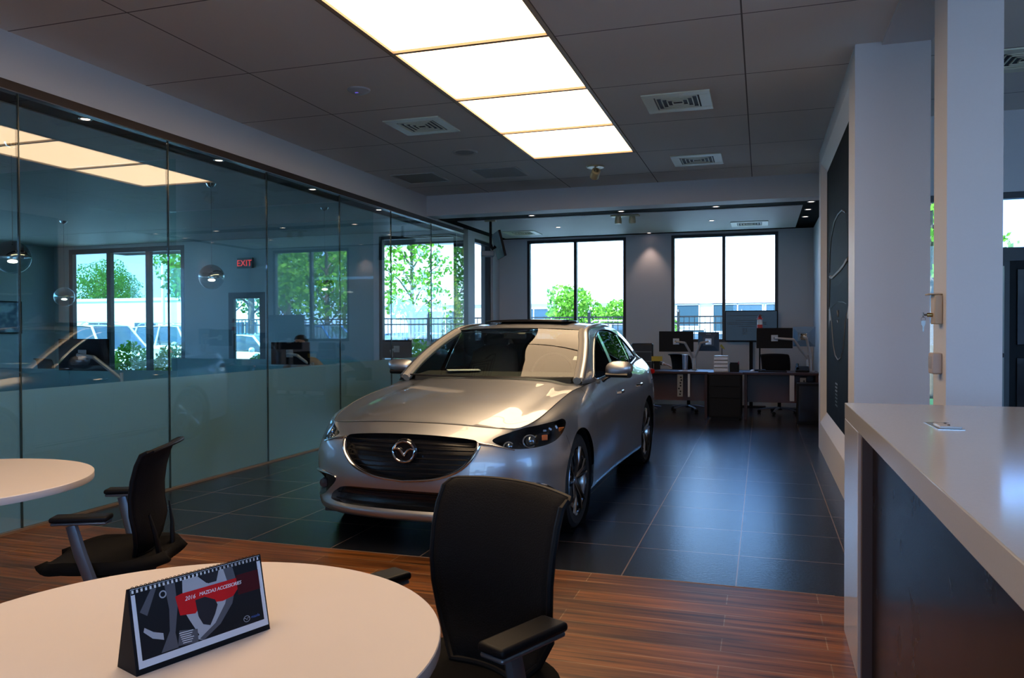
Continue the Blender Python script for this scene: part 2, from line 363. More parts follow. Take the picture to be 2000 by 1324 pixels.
wall_r = MB().box(6.0, 6.2, -4.2, 8.8, 0, .4).box(6.0, 6.2, -4.2, 8.8, 3.1, 3.9).box(6.0, 6.2, -4.2, .4, .4, 3.1).box(6.0, 6.2, 4.2, 8.8, .4, 3.1).build('wall_right', white, smooth=0)
struct(wall_r)
window('window_9', .4, 4.2, 6.1, .4, 3.1, (2.3,), axis='y')
# glazed front wall behind the camera
struct(MB().box(-14.5, 6.2, -4.4, -4.2, 3.5, 3.9).box(-14.5, XG - .2, -4.4, -4.2, 0, 3.1).box(5.6, 6.2, -4.4, -4.2, 0, 3.1).box(XG - .2, 5.6, -4.4, -4.2, 0, .5).box(XG - .2, -1.2, -4.4, -4.2, .5, 3.5).build('wall_front', white, smooth=0))
window('window_10', -1.2, 5.6, -4.3, .5, 3.5, (.5, 2.2, 3.9))
# column in front of the storefront
struct(bx('wall_column', white, 1.013, 1.297, 5.05, 5.40, 0, 3.5)).name = 'trim_4'
# glass dividers between the offices
def divider(y, x0, x1):
    t = thing('glass_divider', f'clear office divider with pale frosted lower half', 'glass partition', ((x0 + x1) / 2, y, 0))
    n = max(1, round((x1 - x0) / 1.5)); wd = (x1 - x0) / n
    for i in range(n):
        a = x0 + i * wd - (x0 + x1) / 2
        p_ = bx('glass_pane', part2, a + .004, a + wd - .004, -.005, .005, .01, 3.18, t)
        bx('frosted_film', frost2_m, a + .004, a + wd - .004, .006, .008, .01, .995, t)
    return t
part2 = glass('divider_glass', (.80, .92, .91), 1.35)
d1 = divider(6.62, -14.4, -5.75); d1['label'] = 'long clear office divider with pale frosted lower half behind the nearest office monitor'
d2_ = divider(9.6, -8.45, -5.06); d2_['label'] = 'short clear office divider with frosted lower half behind the seated person'

# luminous ceiling panels
lp = emis('warm_diffuser', (1.0, .69, .41), 5.2)
for k in range(7):
    y0 = .25 + k * 1.28
    t = thing('ceiling_light', ['warm backlit ceiling panel farthest back over the camera, out of view', 'warm backlit ceiling panel over the foreground table, out of view', 'warm backlit ceiling panel just beyond the top edge, seen mirrored in the glass',
              'nearest visible warm backlit panel in the ceiling row, cut by the top edge', 'second warm backlit panel in the ceiling row, from the front', 'third warm backlit panel in the ceiling row, from the front',
              'smallest and farthest warm backlit panel at the end of the ceiling row'][k], 'ceiling light', (-2.045, y0, 3.5), 0, 'warm luminous ceiling panels')
    bx('diffuser', lp, -.605, .605, .02, 1.26, .012, .02, t)
    fm = MB().box(-.635, -.60, 0, 1.28, -.006, .10).box(.60, .635, 0, 1.28, -.006, .10).box(-.60, .60, 0, .018, -.006, .10).box(-.60, .60, 1.262, 1.28, -.006, .10)
    fm.box(-.60, .60, .018, 1.262, .09, .10)
    fm.build('frame', mat('light_frame', (.40, .28, .17), .5), t)

# vents
ventw = mat('vent_white', (.85, .84, .66), .4); ventd = mat('vent_dark', (.02, .02, .02), .6)
def vent(loc, label, m=ventw, w_=.6):
    t = thing('ceiling_vent', label, 'vent', loc, 0, 'square ceiling vents'); h = w_ / 2
    f = MB().box(-h, h, -h, -h + .1, -.012, 0).box(-h, h, h - .1, h, -.012, 0).box(-h, -h + .1, -h + .1, h - .1, -.012, 0).box(h - .1, h, -h + .1, h - .1, -.012, 0)
    f.build('frame', m, t, bevel=.004); bx('backing', ventd, -h + .1, h - .1, -h + .1, h - .1, -.004, 0, t)
    for i in range(4):
        r = h - .115 - i * .045; q = .004
        MB().box(-r, r, -r, -r + q * 2, -.014, -.004).box(-r, r, r - q * 2, r, -.014, -.004).box(-r, -r + q * 2, -r, r, -.014, -.004).box(r - q * 2, r, -r, r, -.014, -.004).build('louvre', m, t)
    return t
vent((-3.31, 7.35, 3.4995), 'yellowish square ceiling vent left of the light panels')
vent((-.735, 7.31, 3.4995), 'square ceiling vent right of the light panels, nearer one')
vent((-.76, 9.89, 3.4995), 'square ceiling vent right of the light panels, farther one')
vent((-4.2, 13.75, 3.1845), 'small bright ceiling vent at left over the rear bay', w_=.6)
vent((-.2, 13.78, 3.1845), 'small bright ceiling vent at right over the rear bay windows', w_=.6)
vent((1.95, 7.0, 3.4995), 'ceiling vent over the lobby at the right edge')
greyv = mat('grille_grey', (.30, .28, .25), .7)
for x, y, lb in ((-3.31, 9.85, 'flat perforated return grille in ceiling, right one of two'), (-4.47, 9.87, 'flat perforated return grille in ceiling next to the left bulkhead')):
    t = thing('return_grille', lb, 'vent', (x, y, 3.4995), 0, 'return grilles'); bx('panel', greyv, -.29, .29, -.29, .29, -.006, 0, t)
    MB().box(-.31, .31, -.31, -.29, -.01, 0).box(-.31, .31, .29, .31, -.01, 0).box(-.31, -.29, -.29, .29, -.01, 0).box(.29, .31, -.29, .29, -.01, 0).build('frame', mat('grille_frame', (.5, .47, .43), .5), t)
t = thing('smoke_detector', 'round white ceiling dome with a small violet light', 'detector', (-3.334, 6.075, 3.5))
MB().lathe([(.001, -.045), (.03, -.044), (.06, -.03), (.095, -.012), (.10, 0)], n=32).build('dome', mat('detector_white', (.4, .38, .38), .4), t)
MB().lathe([(.001, -.047), (.018, -.046), (.02, -.042)], (-.0, -.03, .006)).build('indicator', emis('violet', (.2, .15, 1), .5), t)
t = thing('ceiling_speaker', 'round flush speaker in the ceiling past the yellowish vent', 'speaker', (-3.33, 8.6, 3.5))
MB().lathe([(.11, -.006), (.14, -.012), (.155, 0)], n=36).build('rim', mat('speaker_rim', (.55, .5, .42), .5), t)
MB().lathe([(.001, -.005), (.11, -.006)], n=36).build('grille', greyv, t)
brass = mat('brass_white', (.45, .40, .24), .35, metal=.3)
t = thing('ceiling_spotlight', 'small tilted spotlight on ceiling beyond the light panels', 'spotlight', (-2.035, 9.89, 3.5))
MB().lathe([(.001, -.02), (.11, -.018), (.12, 0)], n=28).build('plate', brass, t)
MB().path([(0, 0, -.01), (0, 0, -.07)], .014).build('stem', brass, t)
MB(Matrix.Translation((0, -.02, -.10)) @ Matrix.Rotation(math.radians(60), 4, 'X') @ Matrix.Rotation(.4, 4, 'Y')).lathe([(.03, .07), (.055, .06), (.06, -.05), (.05, -.06), (.045, -.02), (.001, -.02)], n=24).build('head', brass, t)
def downlight(loc, label, e=3., m=None):
    t = thing('downlight', label, 'downlight', loc, 0, 'small recessed downlights')
    MB().lathe([(.035, 0), (.05, -.006), (.055, 0)], n=24).build('rim', m or alu, t)
    MB().lathe([(.001, -.001), (.036, -.001)], n=24).build('lamp', emis('downlamp', (1, .72, .6), 6.), t)
    l = bpy.data.lights.new('downlight_lamp', 'SPOT'); l.energy = e; l.spot_size = 1.3; l.spot_blend = .7; l.color = (1, .72, .60); l.shadow_soft_size = .04
    lo = bpy.data.objects.new('downlight_lamp', l); COL.objects.link(lo); lo.parent = t; lo.location = (0, 0, -.02)
for y, n in ((11.75, 'nearest'), (12.5, 'middle'), (13.3, 'farthest')): downlight((.66, y, 3.1955), f'{n} of three bright downlights in the dark slot at right', 8)
for x, n in ((-3.44, 'left'), (-2.03, 'middle'), (-.64, 'right')): downlight((x, 11.78, 3.1955), f'{n} downlight in the dark slot behind the beam', 5)
for x, n in ((-2.0, 'between the two rear windows'),): downlight((x, 14.62, 3.1955), f'downlight in the rear slot {n}', 14)
for x, n in ((-3.375, 'left'), (-.784, 'right')): downlight((x, 13.2, 3.1849), f'{n} round downlight in the white rear ceiling', 3)
for i, y in enumerate((5.2, 6.9, 8.7, 10.5)): downlight((XG - .44, y, 3.1999), ['first', 'second', 'third', 'fourth'][i] + ' downlight in the slot behind the glass partition, counted from the front', 5)
for dx, lb in ((-.11, 'left'), (.11, 'right')):
    t = thing('ceiling_spotlight', f'{lb} barrel of the twin emergency light on the rear ceiling', 'spotlight', (-2.03 + dx, 12.15, 3.185), 0, 'twin ceiling spotlights')
    MB().box(-.11, .11, -.07, .07, -.02, 0).build('plate', brass, t, bevel=.004)
    MB().lathe([(.001, -.13), (.05, -.13), (.055, -.10), (.045, -.02)], n=24).build('head', brass, t)
# exit sign
t = thing('exit_sign', 'red lit EXIT sign over the glass door in the offices', 'sign', (-9.62, 12.95, 2.72))
bx('housing', mat('sign_white', (.2, .22, .22), .5), -.17, .17, -.02, .045, -.10, .10, t)
text('lettering', 'EXIT', .17, emis('exit_red', (1, .05, .06), 1.3), t, frame_M((0, -.022, -.06), (1, 0, 0), (0, 0, 1)), align='CENTER')
t['group'] = 'exit signs'

# ================================================================== THE CAR
paint = mat('silver_paint', (.44, .455, .48), .42, metal=1., coat=1., coat_rough=.02)
trimb = mat('black_trim', (.012, .012, .013), .3)
grl = mat('grille_black', (.012, .012, .013), .22)
lampg = glass('lamp_glass', (.86, .9, .92), 1.38)
carg = glass('car_glass', (.78, .88, .84), 1.5)
sideg = glass('tinted_side_glass', (.05, .06, .06), 1.2, falloff=9, mirror=.25)
rubber = mat('tyre_rubber', (.014, .014, .015), .7)
alloy = mat('dark_alloy', (.32, .33, .35), .18, metal=1)
amber = mat('amber_reflector', (.75, .16, .02), .2, coat=1)
interior = mat('dark_interior', (.018, .016, .015), .7)
lining = mat('cabin_headliner', (.30, .28, .24), .8)

PL = [(0, 0), (.25, .012), (.49, .06), (.68, .155), (.81, .31), (.885, .49), (.925, .68), (.94, .965), (.94, 1.3), (.928, 1.8), (.922, 2.4), (.925, 3.0),
      (.935, 3.5), (.94, 3.85), (.925, 4.2), (.87, 4.55), (.72, 4.80), (.4, 4.93), (0, 4.96)]
KEYS = {0: [(.10, .185), (.02, .20), (0, .245), (.035, .31), (.02, .44), (.03, .56), (.07, .68), (.115, .745)],
        2: [(.10, .185), (.02, .20), (0, .245), (.03, .31), (.015, .44), (.025, .56), (.055, .665), (.10, .73)],
        4: [(.10, .19), (.03, .205), (.01, .245), (0, .31), (0, .44), (0, .56), (.03, .66), (.08, .74)],
        5: [(.09, .20), (.03, .215), (.01, .25), (0, .31), (0, .44), (0, .56), (.02, .67), (.06, .775)],
        7: [(.05, .20), (.02, .22), (.005, .27), (0, .36), (0, .48), (0, .60), (.012, .72), (.05, .84)],
        8: [(.07, .18), (.03, .20), (.012, .25), (.008, .36), (.0, .48), (0, .61), (.008, .74), (.05, .87)],
        10: [(.08, .17), (.035, .20), (.018, .25), (.022, .36), (.012, .48), (.0, .62), (.002, .76), (.028, .89)],
        12: [(.06, .18), (.03, .20), (.01, .25), (.008, .36), (.0, .48), (0, .63), (.004, .78), (.038, .93)],
        14: [(.06, .20), (.02, .22), (.005, .28), (0, .38), (0, .50), (0, .64), (.01, .79), (.05, .95)],
        16: [(.10, .22), (.03, .24), (.01, .30), (0, .40), (0, .52), (0, .66), (.01, .82), (.05, 1.0)],
        18: [(.10, .22), (.03, .24), (.01, .30), (0, .40), (0, .52), (0, .66), (.01, .82), (.05, 1.02)]}
TOP = [(0, .215, .805), (.27, .22, .800), (.51, .24, .786), (.655, .29, .778), (.715, .38, .792), (.755, .53, .825), (.775, .72, .868), (.78, .98, .912), (.782, 1.32, .952), (.845, 1.78, .99),
       (.848, 2.4, 1.0), (.842, 3.0, 1.02), (.822, 3.5, 1.045), (.79, 3.85, 1.066), (.765, 4.2, 1.076), (.74, 4.5, 1.082), (.63, 4.72, 1.092), (.36, 4.83, 1.10), (0, 4.86, 1.105)]
NK, NL = 19, 9
T = np.zeros((NK, NL, 3))
kk = sorted(KEYS)
for k in range(NK):
    a = max(q for q in kk if q <= k); b = min(q for q in kk if q >= k); f = 0 if a == b else (k - a) / (b - a)
    p0 = PL[k - 1] if k else (-PL[1][0], PL[1][1]); p1 = PL[k + 1] if k < NK - 1 else (-PL[k - 1][0], PL[k - 1][1])
    tx, ty = p1[0] - p0[0], p1[1] - p0[1]; L_ = math.hypot(tx, ty); nx, ny = ty / L_, -tx / L_
    for l in range(NL - 1):
        ins = KEYS[a][l][0] * (1 - f) + KEYS[b][l][0] * f; z = KEYS[a][l][1] * (1 - f) + KEYS[b][l][1] * f
        T[k, l] = (PL[k][0] - nx * ins, PL[k][1] - ny * ins, z)
    T[k, NL - 1] = TOP[k]
TE = np.zeros((NK + 4, NL + 2, 3)); TE[2:-2, 1:-1] = T
mir = np.array([-1, 1, 1])
TE[1, 1:-1] = T[1] * mir; TE[0, 1:-1] = T[2] * mir; TE[-2, 1:-1] = T[-2] * mir; TE[-1, 1:-1] = T[-3] * mir
TE[:, 0] = 2 * TE[:, 1] - TE[:, 2]; TE[:, -1] = 2 * TE[:, -2] - TE[:, -3]
def cr_w(f):
    return np.stack([-.5 * f + f * f - .5 * f ** 3, 1 - 2.5 * f * f + 1.5 * f ** 3, .5 * f + 2 * f * f - 1.5 * f ** 3, -.5 * f * f + .5 * f ** 3], -1)
def RS(t, v):
    """body side surface: t runs from the nose round to the tail, v from the sill up to the shoulder"""
    t = np.clip(np.atleast_1d(np.asarray(t, float)), -.5, NK - .5); v = np.clip(np.atleast_1d(np.asarray(v, float)), 0, NL - 1)
    i = np.minimum(np.floor(t).astype(int), NK - 1); j = np.minimum(np.floor(v).astype(int), NL - 2)
    wt, wv = cr_w(t - i), cr_w(v - j); out = np.zeros((len(t), 3))
    for a in range(4):
        for b in range(4):
            out += (wt[:, a] * wv[:, b])[:, None] * TE[i + 1 + a, j + b]
    return out
def RN(t, v):
    e = 1e-3; du = RS(np.asarray(t) + e, v) - RS(np.asarray(t) - e, v); dv = RS(t, np.minimum(np.asarray(v) + e, NL - 1)) - RS(t, np.maximum(np.asarray(v) - e, 0))
    n = np.cross(du, dv); return n / np.maximum(np.linalg.norm(n, axis=1), 1e-9)[:, None]
tt, vv = np.meshgrid(np.linspace(0, NK - 1, 361), np.linspace(0, NL - 1, 161), indexing='ij')
tt, vv = tt.ravel(), vv.ravel(); DS = RS(tt, vv)
def inv(p, mode):
    """(t, v) of the surface point that matches the given coordinates in front view (x,z) or side view (y,z)"""
    m = [0, 2] if mode == 'f' else [1, 2]; tgt = np.array(p, float)
    ok = (tt < 6.2) if mode == 'f' else (tt > 3.4) & (tt < 15)
    d = ((DS[:, m] - tgt) ** 2).sum(1) + np.where(ok, 0, 9); k = int(np.argmin(d)); q = np.array([tt[k], vv[k]])
    for _ in range(8):
        r = RS(q[0], q[1])[0][m] - tgt; h = 1e-4
        J = np.stack([(RS(q[0] + h, q[1])[0][m] - RS(q[0] - h, q[1])[0][m]) / (2 * h), (RS(q[0], q[1] + h)[0][m] - RS(q[0], q[1] - h)[0][m]) / (2 * h)], 1)
        try: s_ = np.linalg.solve(J, -r)
        except Exception: break
        q = q + np.clip(s_, -.15, .15); q[0] = max(0, q[0]); q[1] = min(max(q[1], 0), NL - 1)
    return tuple(q)
def smooth_poly(pts, closed=True, step=.014):
    """Catmull-Rom through the points, densified"""
    P = [np.array(p, float) for p in pts]; n = len(P); out = []
    for i in range(n if closed else n - 1):
        a, b, c, d = (P[(i - 1) % n], P[i], P[(i + 1) % n], P[(i + 2) % n]) if closed else (P[max(i - 1, 0)], P[i], P[i + 1], P[min(i + 2, n - 1)])
        m = max(1, int(np.linalg.norm(c - b) / step))
        for k in range(m):
            w4 = cr_w(np.array(k / m)); out.append(w4[0] * a + w4[1] * b + w4[2] * c + w4[3] * d)
    if not closed: out.append(P[-1])
    return out
def lin_poly(pts, closed=True, step=.014):
    P = [np.array(p, float) for p in pts]; n = len(P); out = []
    for i in range(n if closed else n - 1):
        b, c = P[i], P[(i + 1) % n]; m = max(1, int(np.linalg.norm(c - b) / step)); out += [b + (c - b) * k / m for k in range(m)]
    if not closed: out.append(P[-1])
    return out
def inside(pt, poly):
    x, y = pt; r = False; n = len(poly); j = n - 1
    for i in range(n):
        xi, yi = poly[i]; xj, yj = poly[j]
        if (yi > y) != (yj > y) and x < (xj - xi) * (y - yi) / (yj - yi) + xi: r = not r
        j = i
    return r
def cdt(grid, polys, lines):
    vs, es = [Vector(p) for p in grid], []
    for poly, cl in [(p, True) for p in polys] + [(p, False) for p in lines]:
        o = len(vs); vs += [Vector(p) for p in poly]; n = len(poly)
        es += [(o + i, o + (i + 1) % n) for i in range(n if cl else n - 1)]
    r = geometry.delaunay_2d_cdt(vs, es, [], 0, 1e-5)
    return [tuple(v) for v in r[0]], [tuple(f) for f in r[2]]
def patch(name, V3, N3, faces, m, parent, mirror=False, both=False, weld=False):
    """mesh from 3D points with their true surface normals; mirrored copies join at the centre line"""
    used = sorted({i for f in faces for i in f}); mp_ = {i: k for k, i in enumerate(used)}
    P = [tuple(V3[i]) for i in used]; N = [tuple(N3[i]) for i in used]; Fc = [tuple(mp_[i] for i in f) for f in faces]
    # consistent winding with the normal
    G = []
    for f in Fc:
        a, b, c = (Vector(P[f[0]]), Vector(P[f[1]]), Vector(P[f[2]])); n = (b - a).cross(c - a)
        G.append(f if n.dot(Vector(N[f[0]])) >= 0 else f[::-1])
    if mirror or both:
        k = len(P); PM = [(-p[0], p[1], p[2]) for p in P]; NM = [(-n[0], n[1], n[2]) for n in N]; FM = [f[::-1] for f in G]
        if both:
            P += PM; N += NM; G += [tuple(i + k for i in f) for f in FM]
        else: P, N, G = PM, NM, FM
    me = bpy.data.meshes.new(name); me.from_pydata(P, [], G); me.shade_smooth()
    me.normals_split_custom_set_from_vertices([Vector(n).normalized() for n in N])
    me.materials.append(m); o = bpy.data.objects.new(name, me); COL.objects.link(o)
    if parent: o.parent = parent
    return o

SX, SY = .26, .085          # scale of the (t, v) plane for even triangles
def uvp(poly): return [(q[0] * SX, q[1] * SY) for q in poly]
def fpoly(pts, mode='f', sm=True, closed=True): return [inv(p, mode) for p in (smooth_poly if sm else lin_poly)(pts, closed)]
def mixpoly(pts, sm=True, closed=True):
    """points (x,y,z): nearest surface parameter"""
    out = []
    for p in (smooth_poly if sm else lin_poly)(pts, closed):
        k = int(np.argmin(((DS - p) ** 2).sum(1))); q = np.array([tt[k], vv[k]])
        for _ in range(4):
            h = 1e-3; r = RS(*q)[0] - p; J = np.stack([(RS(q[0] + h, q[1])[0] - RS(q[0] - h, q[1])[0]) / (2 * h), (RS(q[0], q[1] + h)[0] - RS(q[0], q[1] - h)[0]) / (2 * h)], 1)
            q = q + np.linalg.lstsq(J, -r, rcond=None)[0] * .8; q[0] = max(q[0], 0); q[1] = min(max(q[1], 0.02), NL - 1.001)
        out.append(tuple(q))
    return out
# outlines (front view x,z unless told otherwise)
g_half = [(0, .742), (.20, .738), (.40, .724), (.468, .706), (.462, .655), (.425, .59), (.35, .53), (.20, .482), (0, .462)]
g_dense = smooth_poly(g_half, closed=False); g_tv = [inv(p, 'f') for p in g_dense]
g_tv[0] = (-.4, g_tv[0][1]); g_tv = [(-.4, g_tv[1][1])] + g_tv[1:-1] + [(-.4, g_tv[-2][1])]
i_half = [(0, .392), (.42, .384), (.54, .345), (.585, .30), (.52, .272), (0, .268)]
i_tv = [inv(p, 'f') for p in smooth_poly(i_half, closed=False)]; i_tv = [(-.4, i_tv[1][1])] + i_tv[1:-1] + [(-.4, i_tv[-2][1])]
head_tv = mixpoly([(.545, .20, .690), (.64, .27, .752), (.76, .42, .795), (.86, .58, .822), (.90, .68, .832), (.935, .70, .80), (.925, .62, .735), (.88, .49, .682), (.78, .33, .655), (.66, .22, .655)])
fog_tv = mixpoly([(.53, .10, .428), (.68, .17, .448), (.83, .33, .424), (.90, .49, .350), (.905, .50, .295), (.84, .36, .268), (.71, .19, .285), (.61, .13, .345)])
def arch(yc, r=.372, zc=.342, n=44):
    a0 = math.acos(min(1, (zc - .19) / r)); pts = [(yc + r * math.sin(a), zc + r * math.cos(a)) for a in np.linspace(-(PI - a0) , (PI - a0), n)]
    return [inv(p, 's') for p in pts]
a1 = arch(.972); a2 = arch(3.80)
def close_down(tv): return tv + [(tv[-1][0], -.6), (tv[0][0], -.6)]
a1c, a2c = close_down(a1), close_down(a2)
holes = {'grille': g_tv, 'intake': i_tv, 'headlight': head_tv, 'fog': fog_tv, 'a1': a1c, 'a2': a2c}
seams = {'bumper': [(.66, .70), (.69, .62), (.70, .56)], 'door_a': [(1.43, .955), (1.45, .80), (1.44, .5), (1.42, .262)], 'door_b': [(2.50, 1.0), (2.48, .8), (2.47, .262)],
         'door_c': [(3.62, 1.05), (3.58, .85), (3.42, .66), (3.36, .45), (3.33, .262)], 'rear': [(4.28, .62), (4.30, .80), (4.36, 1.07)]}
seam_tv = {k: [inv(p, 's') for p in smooth_poly(v, False)] for k, v in seams.items()}
sill_tv = [inv(p, 's') for p in lin_poly([(1.42, .262), (3.33, .262)], False)]
gx = []
for a in np.arange(0, (NK - 1) * SX + 1e-6, .021):
    for b in np.arange(0, (NL - 1) * SY + 1e-6, .021): gx.append((a, min(b, (NL - 1) * SY - 1e-5)))
gx += [((NK - 1) * SX, b) for b in np.arange(0, (NL - 1) * SY, .02)] + [(a, (NL - 1) * SY) for a in np.arange(0, (NK - 1) * SX, .015)]
def clipU(poly):  # keep within the domain
    return [(max(-.001, min(x, (NK - 1) * SX)), max(-.001, min(y, (NL - 1) * SY))) for x, y in poly]
hp = {k: clipU(uvp(v)) for k, v in holes.items()}
allb = [p for q in hp.values() for p in q] + [(a * SX, b * SY) for q in list(seam_tv.values()) + [sill_tv] for a, b in q]
ab = np.array(allb); gxa = np.array(gx)
keep = [i for i, p in enumerate(gxa) if ((ab - p) ** 2).sum(1).min() > .007 ** 2 or p[0] < 1e-6 or p[1] < 1e-6 or p[1] > (NL - 1) * SY - .001]
CV, CF = cdt([tuple(gxa[i]) for i in keep], list(hp.values()), [[(a * SX, b * SY) for a, b in q] for q in list(seam_tv.values()) + [sill_tv]])
ct = np.array([v[0] / SX for v in CV]); cv_ = np.array([v[1] / SY for v in CV])
C3 = RS(np.maximum(ct, 0), cv_); CN = RN(np.maximum(ct, 0), cv_)
if CN[len(CN) // 2][0] < 0 and C3[len(CN) // 2][0] > 0: CN = -CN
# orient outwards
sgn = np.sign((CN * (C3 - np.array([0, 2.4, .6]))).sum(1)); CN = CN * (1 if np.median(sgn) > 0 else -1)
reg = {}
for f in CF:
    c = np.mean([CV[i] for i in f], axis=0); p = np.mean([C3[i] for i in f], axis=0)
    if c[0] < -1e-4 or c[1] < -1e-4: continue
    a_ = CV[f[0]]; b_ = CV[f[1]]; c_ = CV[f[2]]
    if abs((b_[0] - a_[0]) * (c_[1] - a_[1]) - (b_[1] - a_[1]) * (c_[0] - a_[0])) < 1e-9: continue
    k = next((n for n, q in hp.items() if inside(c, q)), None)
    if k is None:
        y, z = p[1], p[2]
        def sx(nm):  # y of the seam at this height
            q = seams[nm]; zs = [u[1] for u in q][::-1]; ys_ = [u[0] for u in q][::-1]
            return float(np.interp(z, zs if zs[0] < zs[-1] else zs[::-1], ys_ if zs[0] < zs[-1] else ys_[::-1]))
        if y < .972 and (z < .70 and y < sx('bumper') or y < .6 and c[0] / SX < 4.3 or z < .4): k = 'bumper'
        elif y < sx('door_a') and y < 2: k = 'fender'
        elif z < .262 and y < 3.5: k = 'sill'
        elif y < sx('door_b'): k = 'door_f'
        elif y < sx('door_c') and y < 3.65: k = 'door_r'
        elif y > sx('rear') or (y > 4.2 and z < .62): k = 'rbumper'
        else: k = 'quarter'
    reg.setdefault(k, []).append(f)

car = thing('car', 'silver four-door saloon car parked on the dark tiles', 'car', (-2.181, 4.491, 0), -.02896)
C3l, CNl = C3.tolist(), CN.tolist()
body = patch('front_bumper', C3l, CNl, reg['bumper'], paint, car, both=True)
patch('rear_bumper', C3l, CNl, reg['rbumper'], paint, car, both=True)
for mir_ in (False, True):
    for nm, k in (('front_fender', 'fender'), ('sill', 'sill'), ('front_door', 'door_f'), ('rear_door', 'door_r'), ('rear_quarter', 'quarter')):
        patch(nm, C3l, CNl, reg[k], paint, car, mirror=mir_)
def ribbon(name, tv, wd, off, m, parent, mirror=False, both=False):
    P = RS([q[0] for q in tv], [q[1] for q in tv]); N = RN([q[0] for q in tv], [q[1] for q in tv]) * (1 if np.median(sgn) > 0 else -1)
    V, Fs, NN = [], [], []
    for i in range(len(P)):
        d = P[min(i + 1, len(P) - 1)] - P[max(i - 1, 0)]; s_ = np.cross(d, N[i]); s_ /= max(np.linalg.norm(s_), 1e-9)
        V += [P[i] + s_ * wd / 2 + N[i] * off, P[i] - s_ * wd / 2 + N[i] * off]; NN += [N[i], N[i]]
        if i: Fs.append((2 * i - 2, 2 * i - 1, 2 * i + 1, 2 * i))
    return patch(name, V, NN, Fs, m, parent, mirror, both)
for mir_ in (False, True):
    for k in seam_tv: ribbon('panel_gap', seam_tv[k], .0045, .0007, trimb, car, mirror=mir_)
    ribbon('panel_gap', sill_tv, .004, .0007, trimb, car, mirror=mir_)
    ribbon('sill_trim', [inv(p, 's') for p in lin_poly([(1.46, .238), (3.30, .238)], False)], .012, .003, chrome, car, mirror=mir_)
def recess(name, key, depth, m, parent, shrink=.9, mirror=False, both=False, wall=None):
    fs = reg[key]; used = sorted({i for f in fs for i in f}); Ct = np.mean([C3[i] for i in used], axis=0)
    if both: Ct[0] = 0
    V = [(C3[i] - CN[i] * depth) for i in range(len(C3))] ; V = np.array(V); V = Ct + (V - Ct) * np.where(np.arange(3) == 1, 1, shrink)
    V[:, 1] = (C3 - CN * depth)[:, 1]
    o = patch(name, V.tolist(), CNl, fs, m, parent, mirror, both)
    # side walls along the rim
    cnt = {}
    for f in fs:
        for a, b in zip(f, f[1:] + f[:1]): cnt[tuple(sorted((a, b)))] = cnt.get(tuple(sorted((a, b))), 0) + 1
    VV, NN, FF = [], [], []
    for (a, b), n in cnt.items():
        if n == 1 and not (both and C3[a][0] < .002 and C3[b][0] < .002):
            q = len(VV); VV += [C3[a], C3[b], V[b], V[a]]; nn = np.cross(C3[b] - C3[a], V[a] - C3[a]); nn = nn / max(np.linalg.norm(nn), 1e-9)
            if nn.dot(Ct - C3[a]) < 0: nn = -nn
            NN += [nn] * 4; FF.append((q, q + 1, q + 2, q + 3))
    patch(name + '_rim', [list(map(float, v)) for v in VV], [list(map(float, v)) for v in NN], FF, wall or m, o, mirror, both)
    return o
grille = recess('grille', 'grille', .05, grl, car, 1., both=True)
intake = recess('lower_intake', 'intake', .07, grl, car, 1., both=True, wall=paint)
def onsurf(x, z, off=0.):
    q = inv((abs(x), z), 'f'); p = RS(*q)[0]; n = RN(*q)[0] * (1 if np.median(sgn) > 0 else -1); p = p + n * off; return (p[0] if x >= 0 else -p[0], p[1], p[2])
def xmax(poly, z):
    xs = [a[0] + (b[0] - a[0]) * (z - a[1]) / (b[1] - a[1]) for a, b in zip(poly[:-1], poly[1:]) if (a[1] - z) * (b[1] - z) <= 0 and a[1] != b[1] and max(a[0], b[0]) > .05]
    return max(xs) if xs else 0
for z in (.705, .670, .636, .602, .568, .535, .505):
    xm = xmax(g_dense, z) - .012
    if xm < .08: continue
    pts = [onsurf(x, z - .012 * (1 - (x / .47) ** 2) * 0 , -.022) for x in np.linspace(-xm, xm, 25)]
    MB().path(pts, .0105, 8, flat=.28, up=(0, 0, 1)).build('grille_slat', mat('slat', (.02, .02, .022), .18, metal=.3), grille)
for z in (.36, .325, .295):
    xm = xmax([tuple(p) for p in smooth_poly(i_half, closed=False)], z) - .015
    MB().path([onsurf(x, z, -.035) for x in np.linspace(-xm, xm, 21)], .009, 8, flat=.3).build('intake_slat', grl, intake)
# chrome wing under the grille, running out to the lamps
wing = []
gd = [p for p in g_dense if p[1] < .715 and p[0] >= 0]
for i, p in enumerate(gd): wing.append(onsurf(p[0] + .008, p[1] - .008, .004))
out_ = [onsurf(.475, .700, .006), onsurf(.51, .692, .006), onsurf(.56, .686, .006), onsurf(.62, .672, .004), onsurf(.69, .654, .003)]
half = out_[::-1] + wing
full = half + [(-p[0], p[1], p[2]) for p in half[::-1]]
MB().path(full, [.006 + .0085 * min(1, i / 6, (len(full) - 1 - i) / 6) for i in range(len(full))], 10, flat=.7).build('grille_surround', mat('satin_chrome', (.62, .60, .58), .14, metal=1), car)
